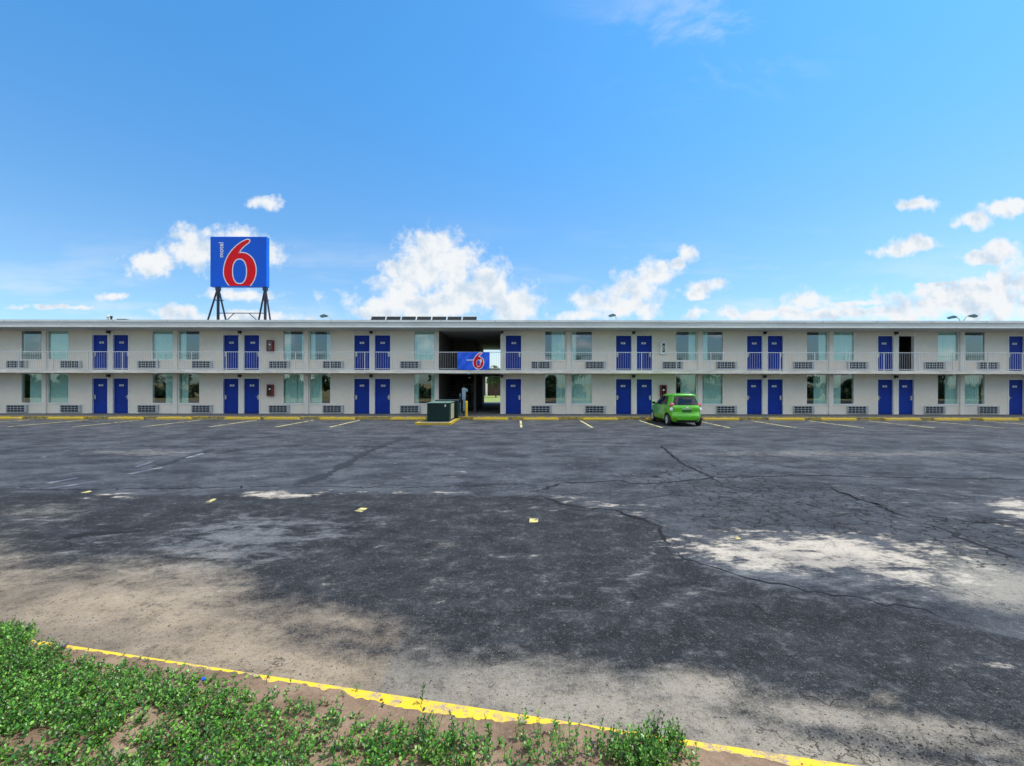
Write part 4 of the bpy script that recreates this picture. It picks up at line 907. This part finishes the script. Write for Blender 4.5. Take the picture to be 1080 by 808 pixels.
for ay_ in AX:
    for s_ in (-1, 1): cutm.bar((s_*.52, ay_, .285), (s_*.95, ay_, .285), .335, 40)
cut = build(cutm, 'cutter', M['plastic'], car)
md = cbody.modifiers.new('b', 'BOOLEAN'); md.object = cut; md.operation = 'DIFFERENCE'; md.solver = 'EXACT'
dg = bpy.context.evaluated_depsgraph_get(); dg.update(); me = bpy.data.meshes.new_from_object(cbody.evaluated_get(dg)); cbody.modifiers.clear(); cbody.data = me; bpy.data.objects.remove(cut)
if len(me.materials) < 2: me.materials.append(M['plastic'])
for p in me.polygons:
    c = p.center; inw = any(abs(math.hypot(c.y-a, c.z-.285)-.335) < .012 or (math.hypot(c.y-a, c.z-.285) < .33 and abs(c.x) < .6) for a in AX)
    p.material_index = 1 if (inw or c.z < .175) else 0; p.use_smooth = not (inw or c.z < .172)
def rear(xfr, z, off=.004):
    yr, yf, hw, e = lev(z); c = abs(xfr)**(e/2); c = min(c, .9999); s = math.sqrt(max(0, 1-c*c))
    cy, hl = (yr+yf)/2, (yf-yr)/2; return (hw*xfr, cy-hl*s**(2/e)-off, z)
def side(sg_, y, z, off=.004):
    yr, yf, hw, e = lev(z); cy, hl = (yr+yf)/2, (yf-yr)/2; r_ = min(.999, abs(y-cy)/hl); s = r_**(e/2); c = math.sqrt(1-s*s); return (sg_*(hw*c**(2/e)+off), y, z)
def patch(fn, U, V, name, m, parent, nu=24, nv=8, off=.004):
    # U(v)->(u0,u1) range at height v ; V=(v0,v1)
    mb = MB()
    for j in range(nv+1):
        v_ = V[0]+(V[1]-V[0])*j/nv; u0, u1 = U((v_-V[0])/(V[1]-V[0]))
        for i in range(nu+1): mb.v.append(fn(u0+(u1-u0)*i/nu, v_, off))
    for j in range(nv):
        for i in range(nu): mb.f.append((j*(nu+1)+i, j*(nu+1)+i+1, (j+1)*(nu+1)+i+1, (j+1)*(nu+1)+i)); mb.m.append(0)
    return build(mb, name, m, parent, smooth=True)
patch(rear, lambda t: (-.80+.04*t, .80-.04*t), (1.0, 1.385), 'rear_window', M['car_glass'], car, off=.006)
patch(rear, lambda t: (-.84+.02*t, .84-.02*t), (.985, .999), 'window_seal', M['plastic'], car, nv=2, off=.005)
for s_ in (-1, 1):
    fn = lambda y, z, off, s__=s_: side(s__, y, z, off)
    patch(fn, lambda t: (.62+.10*t, 1.40), (.99, 1.385), 'side_window', M['car_glass'], car, off=.006)
    patch(fn, lambda t: (1.47, 2.52-.62*t), (.975, 1.385), 'side_window', M['car_glass'], car, off=.006)
    patch(fn, lambda t: (1.40, 1.47), (.985, 1.385), 'pillar_trim', M['plastic'], car, nu=2, off=.007)
    patch(fn, lambda t: (.60, 2.6), (.945, .958), 'window_seal', M['plastic'], car, nv=1, off=.004)
    patch(fn, lambda t: (1.425, 1.437), (.34, .94), 'door_gap', M['plastic'], car, nu=1, off=.003)
    patch(fn, lambda t: (.95, 2.55), (.19, .255), 'sill_trim', M['plastic'], car, nv=2, off=.01)
    patch(fn, lambda t: (1.52, 1.66), (.86, .885), 'door_handle', M['car'], car, nv=2, off=.03)
    # tail lamps: round red lens above, clear below
    for nm, z_, r1, mm in (('tail_lamp', .985, .112, M['tail']), ('reverse_lamp', .785, .085, M['rev'])):
        a = Vector(rear(s_*.83, z_)); nvec = Vector((s_*.55, -1, .12)).normalized(); mb = MB(); u_ = Vector((0,0,1)); w_ = nvec.cross(u_).normalized(); u_ = w_.cross(nvec)
        N_ = 18; hh_ = .95 if nm == 'tail_lamp' else 1.15
        rings = [(1.0,-.03),(.98,.012),(.75,.035),(.35,.045)]
        for rr_, dd in rings:
            for k_ in range(N_):
                t = 2*math.pi*k_/N_; mb.v.append(tuple(a + nvec*dd + w_*math.cos(t)*r1*rr_ + u_*math.sin(t)*r1*rr_*hh_))
        for g in range(3):
            for k_ in range(N_): mb.f.append((g*N_+k_, g*N_+(k_+1) % N_, (g+1)*N_+(k_+1) % N_, (g+1)*N_+k_))
        mb.f.append(tuple(range(3*N_, 4*N_))); mb.m = [0]*len(mb.f); ob = build(mb, nm, mm, car, smooth=True); fix_normals(ob)
    # mirror
    mb = MB().box(-.09,.09,-.05,.05,-.07,.07); ob = build(mb, 'wing_mirror', M['car'], car, (s_*.86, 2.42, 1.02)); bevel(ob, .03, 3); 
    mb2 = MB().box(-.075,.075,-.062,-.052,-.055,.055); build(mb2, 'mirror_glass', M['car_glass'], ob); build(MB().bar((-s_*.12,.02,-.05),(-s_*.05,.02,-.03),.025,8), 'mirror_arm', M['plastic'], ob)
    patch(rear, lambda t, q_=s_: (q_*.60, q_*.80) if q_ > 0 else (-.80, -.60), (.335,.375), 'reflector', M['extred'], car, nu=6, nv=2, off=.008)
patch(rear, lambda t: (-.62, .62), (.20, .30), 'bumper_insert', M['plastic'], car, nv=4, off=.008)
patch(rear, lambda t: (-.27, .27), (.64, .77), 'number_recess', M['recess'], car, nv=4, off=.004)
patch(rear, lambda t: (-.78, .78), (.585, .592), 'hatch_gap', M['plastic'], car, nv=1, off=.003)
patch(rear, lambda t: (-.075, .075), (.855, .895), 'badge', M['rim'], car, nu=6, nv=2, off=.014)
patch(rear, lambda t: (-.26, .26), (.80, .83), 'hatch_handle', M['rim'], car, nv=2, off=.012)
patch(rear, lambda t: (-.14, .14), (1.425, 1.438), 'brake_light', M['extred'], car, nu=8, nv=1, off=.006)
mb = MB().bar((.0,.10,1.045),(.30,.155,1.09), .008, 6); build(mb, 'wiper', M['plastic'], car)
mb = MB().bar((0,.62,1.51),(0,.42,1.66), .004, 6); build(mb, 'antenna', M['plastic'], car)
# wheel
tb = MB(); pr = [(-.08,.20),(-.085,.25),(-.07,.275),(-.04,.285),(.04,.285),(.07,.275),(.085,.25),(.08,.20)]; NN = 40
for k_ in range(NN):
    t = 2*math.pi*k_/NN; tb.v += [(p, math.cos(t)*r, math.sin(t)*r) for p, r in pr]
for k_ in range(NN):
    for g in range(8): a = k_*8+g; b = k_*8+(g+1) % 8; c = ((k_+1) % NN)*8+(g+1) % 8; d = ((k_+1) % NN)*8+g; tb.f.append((a,b,c,d)); tb.m.append(0)
tym = tb.mesh('tyre', M['tire'], True); bm = bmesh.new(); bm.from_mesh(tym); bmesh.ops.recalc_face_normals(bm, faces=bm.faces); bm.to_mesh(tym); bm.free()
rm_ = MB(); rm_.bar((.0,0,0),(.072,0,0), .045, 16)
for k_ in range(5):
    t = 2*math.pi*k_/5; c, s = math.cos(t), math.sin(t); p0 = Vector((.066, c*.03, s*.03)); 
    for dl in (-.16, .16): p1 = Vector((.05, math.cos(t+dl)*.195, math.sin(t+dl)*.195)); rm_.bar(p0, p1, .017, 6, r2=.014)
for k_ in range(32):
    t = 2*math.pi*k_/32; t2 = 2*math.pi*(k_+1)/32; rm_.bar((.062, math.cos(t)*.195, math.sin(t)*.195), (.062, math.cos(t2)*.195, math.sin(t2)*.195), .012, 5)
rmm = rm_.mesh('rim', M['rim'], True); dsk = MB().bar((-.06,0,0),(.02,0,0), .199, 28).mesh('brake_disc', M['plastic'])
for ay_ in AX:
    for s_ in (-1, 1):
        w_ = link('wheel', tym, car, (s_*.70, ay_, .285)); w_.rotation_euler = (0.3, 0, 0 if s_ > 0 else math.pi); link('rim', rmm, w_); link('brake_disc', dsk, w_)
build(MB().box(-.55,.55,.3,3.3,.20,.30), 'underbody', M['plastic'], car)

# ---------------------------------------------------------------- street lamps beyond the roof
def lamp(px_head, py_head, px_pole, Y, arms, label):
    t = thing('street_lamp', (rp(px_pole, Y), Y, 0), label, 'street lamp', 'street lamps behind the motel'); zt = 2+(CY-345)*Y/F
    build(MB().bar((0,0,0),(0,0,zt), .12, 10, r2=.07), 'pole', M['fascia'], t)
    for (hx, hy) in arms:
        x1 = rp(hx, Y)-rp(px_pole, Y); z1 = 2+(CY-hy)*Y/F; P = []
        for k_ in range(9): a = k_/8; P.append((x1*(a**1.5), 0, zt+(z1-zt)*math.sin(a*math.pi/2)))
        am = MB()
        for a, b in zip(P, P[1:]): am.bar(a, b, .05, 6)
        arm = build(am, 'arm', M['fascia'], t); sgn = math.copysign(1, x1)
        hm = MB().add([(0,-.18,.08),(sgn*.95,-.22,.0),(sgn*.95,.22,.0),(0,.18,.08),(0,-.12,-.10),(sgn*.8,-.18,-.22),(sgn*.8,.18,-.22),(0,.12,-.10),(sgn*.45,-.2,.2),(sgn*.45,.2,.2)], [(0,8,9,3),(8,1,2,9),(0,4,5,1,8),(3,9,2,6,7),(4,7,6,5),(1,5,6,2),(0,3,7,4)])
        ho = build(hm, 'lamp_head', M['backblue'], t, P[-1]); fix_normals(ho)
lamp(342,333,352,55,[(345.5,333.5)],'single curved-arm street lamp showing above the roof right of the rooftop sign')
lamp(648,332,650,60,[(649,332.5)],'street lamp whose small head shows above the roof near the middle')
lamp(1014,333,1014.5,55,[(1008,334),(1022,332.5)],'double-headed street lamp above the roof at the right')

# ---------------------------------------------------------------- behind the motel
rear_b = thing('rear_building', (0, 70, 0), 'low dark-red building with a blue-grey fascia seen through the ground floor passage', 'building')
build(MB().box(-22, 14, 0, 10, 0, 3.0), 'wall', M['backwall'], rear_b); build(MB().box(-23, 15, -1.6, 10.5, 3.0, 4.0), 'fascia', M['backblue'], rear_b)
c_ = MB()
for x_ in (-20.2,-14.2,-9.3,-4.75,-.6,4,9): c_.box(x_-.15, x_+.15, -1.5, -1.2, .01, 2.99)
build(c_, 'porch_column', M['white'], rear_b)
for x_ in (-12,-3.9,-2.2,5): build(MB().box(x_-.07, x_+.07, -.12, -.003, 1.9, 2.15), 'wall_lamp', M['lamp_lens'], rear_b)
for x_ in (-7,-1.3,8): build(MB().box(x_-.5, x_+.5, -.05, -.003, .05, 2.1), 'door', M['white'], rear_b)

# ---------------------------------------------------------------- trees
def tree_leaf_mat(name, a, b_):
    m, nt, b = newmat(name); nt.put(b.inputs['Base Color'], nt.mix(nt.attr('tone'), a, b_)); b.inputs['Roughness'].default_value = .6; return m
M['tleaf'] = tree_leaf_mat('tree_leaf', (.015,.045,.012), (.07,.13,.035))
def crown_mesh(name, clumps, n, size, seed):
    r = np.random.default_rng(seed); cl = np.array(clumps); pick = r.integers(0, len(cl), n); d = r.normal(size=(n,3)); d /= np.linalg.norm(d, axis=1)[:,None]
    rad = (r.uniform(0,1,n)**.4)[:,None]; c = cl[pick,:3] + d*rad*cl[pick,3:4]*np.array([1,1,.8])
    a = r.normal(size=(n,3)); a /= np.linalg.norm(a, axis=1)[:,None]; b = np.cross(a, r.normal(size=(n,3))); b /= np.linalg.norm(b, axis=1)[:,None]
    s = r.uniform(.5,1.3,n)[:,None]*size; V_ = np.stack([c-a*s, c+b*s*.5, c+a*s, c-b*s*.5], 1).reshape(-1,3); F_ = np.arange(4*n).reshape(n,4)
    return np_mesh(name, V_, F_, M['tleaf'], False, r.uniform(0,1,n))
def tree(x, y, h, rad, seed, label, group=None, n=9000, size=.13, bush=False):
    r = random.Random(seed); t = thing('tree', (x, y, -.03), label, 'tree', group); tk = MB(); cl = []
    tz = h*.32; tk.bar((0,0,-.1),(0,0,tz), .16*h/7, 10, r2=.11*h/7)
    for k_ in range(11):
        a = r.uniform(0,6.28); rr_ = rad*r.uniform(.25,.78); zz = h*r.uniform(.42,.88); rr_ *= (1.15-abs(zz/h-.58)); p = (math.cos(a)*rr_, math.sin(a)*rr_, zz)
        tk.bar((0,0,tz*r.uniform(.7,1)), p, .06*h/7, 6, r2=.015); cl.append((*p, rad*r.uniform(.26,.46)))
    cl.append((0,0,h*.8,rad*.42)); build(tk, 'trunk', M['bark'], t); link('crown', crown_mesh('crown', cl, n, size, seed), t); return t
tree(rp(523,60), 60, 4.4, 2.0, 5, 'small leafy tree glimpsed beyond the upstairs passage opening', n=4000)
# wood across the road behind the photographer, seen as dark reflections in the windows
r_ = random.Random(3); cl = []; tk = MB(); x_ = -95
while x_ < 95:
    h = r_.choice([2.6,3.2,3.6,4.6,5.6,3.0]); y_ = -8+r_.uniform(-2,2); rad = h*.42
    tk.bar((x_,y_,-.1),(x_,y_,h*.7), .16, 8, r2=.06)
    for k_ in range(7): a = r_.uniform(0,6.28); q_ = rad*r_.uniform(.1,.7); cl.append((x_+math.cos(a)*q_, y_+math.sin(a)*q_, h*r_.uniform(.12,.85), rad*r_.uniform(.35,.6)))
    for k_ in range(6): cl.append((x_+r_.uniform(-1.5,1.5), -5.6+r_.uniform(-.6,.6), r_.uniform(.2,1.3), r_.uniform(.6,1.0)))
    x_ += h*r_.uniform(.55,1.15)
wood = link('woods', crown_mesh('woods', cl, 90000, .24, 9)); tag(wood, 'dark belt of trees reflected in the motel windows', 'woods', kind='stuff'); build(tk, 'trunk', M['bark'], wood)
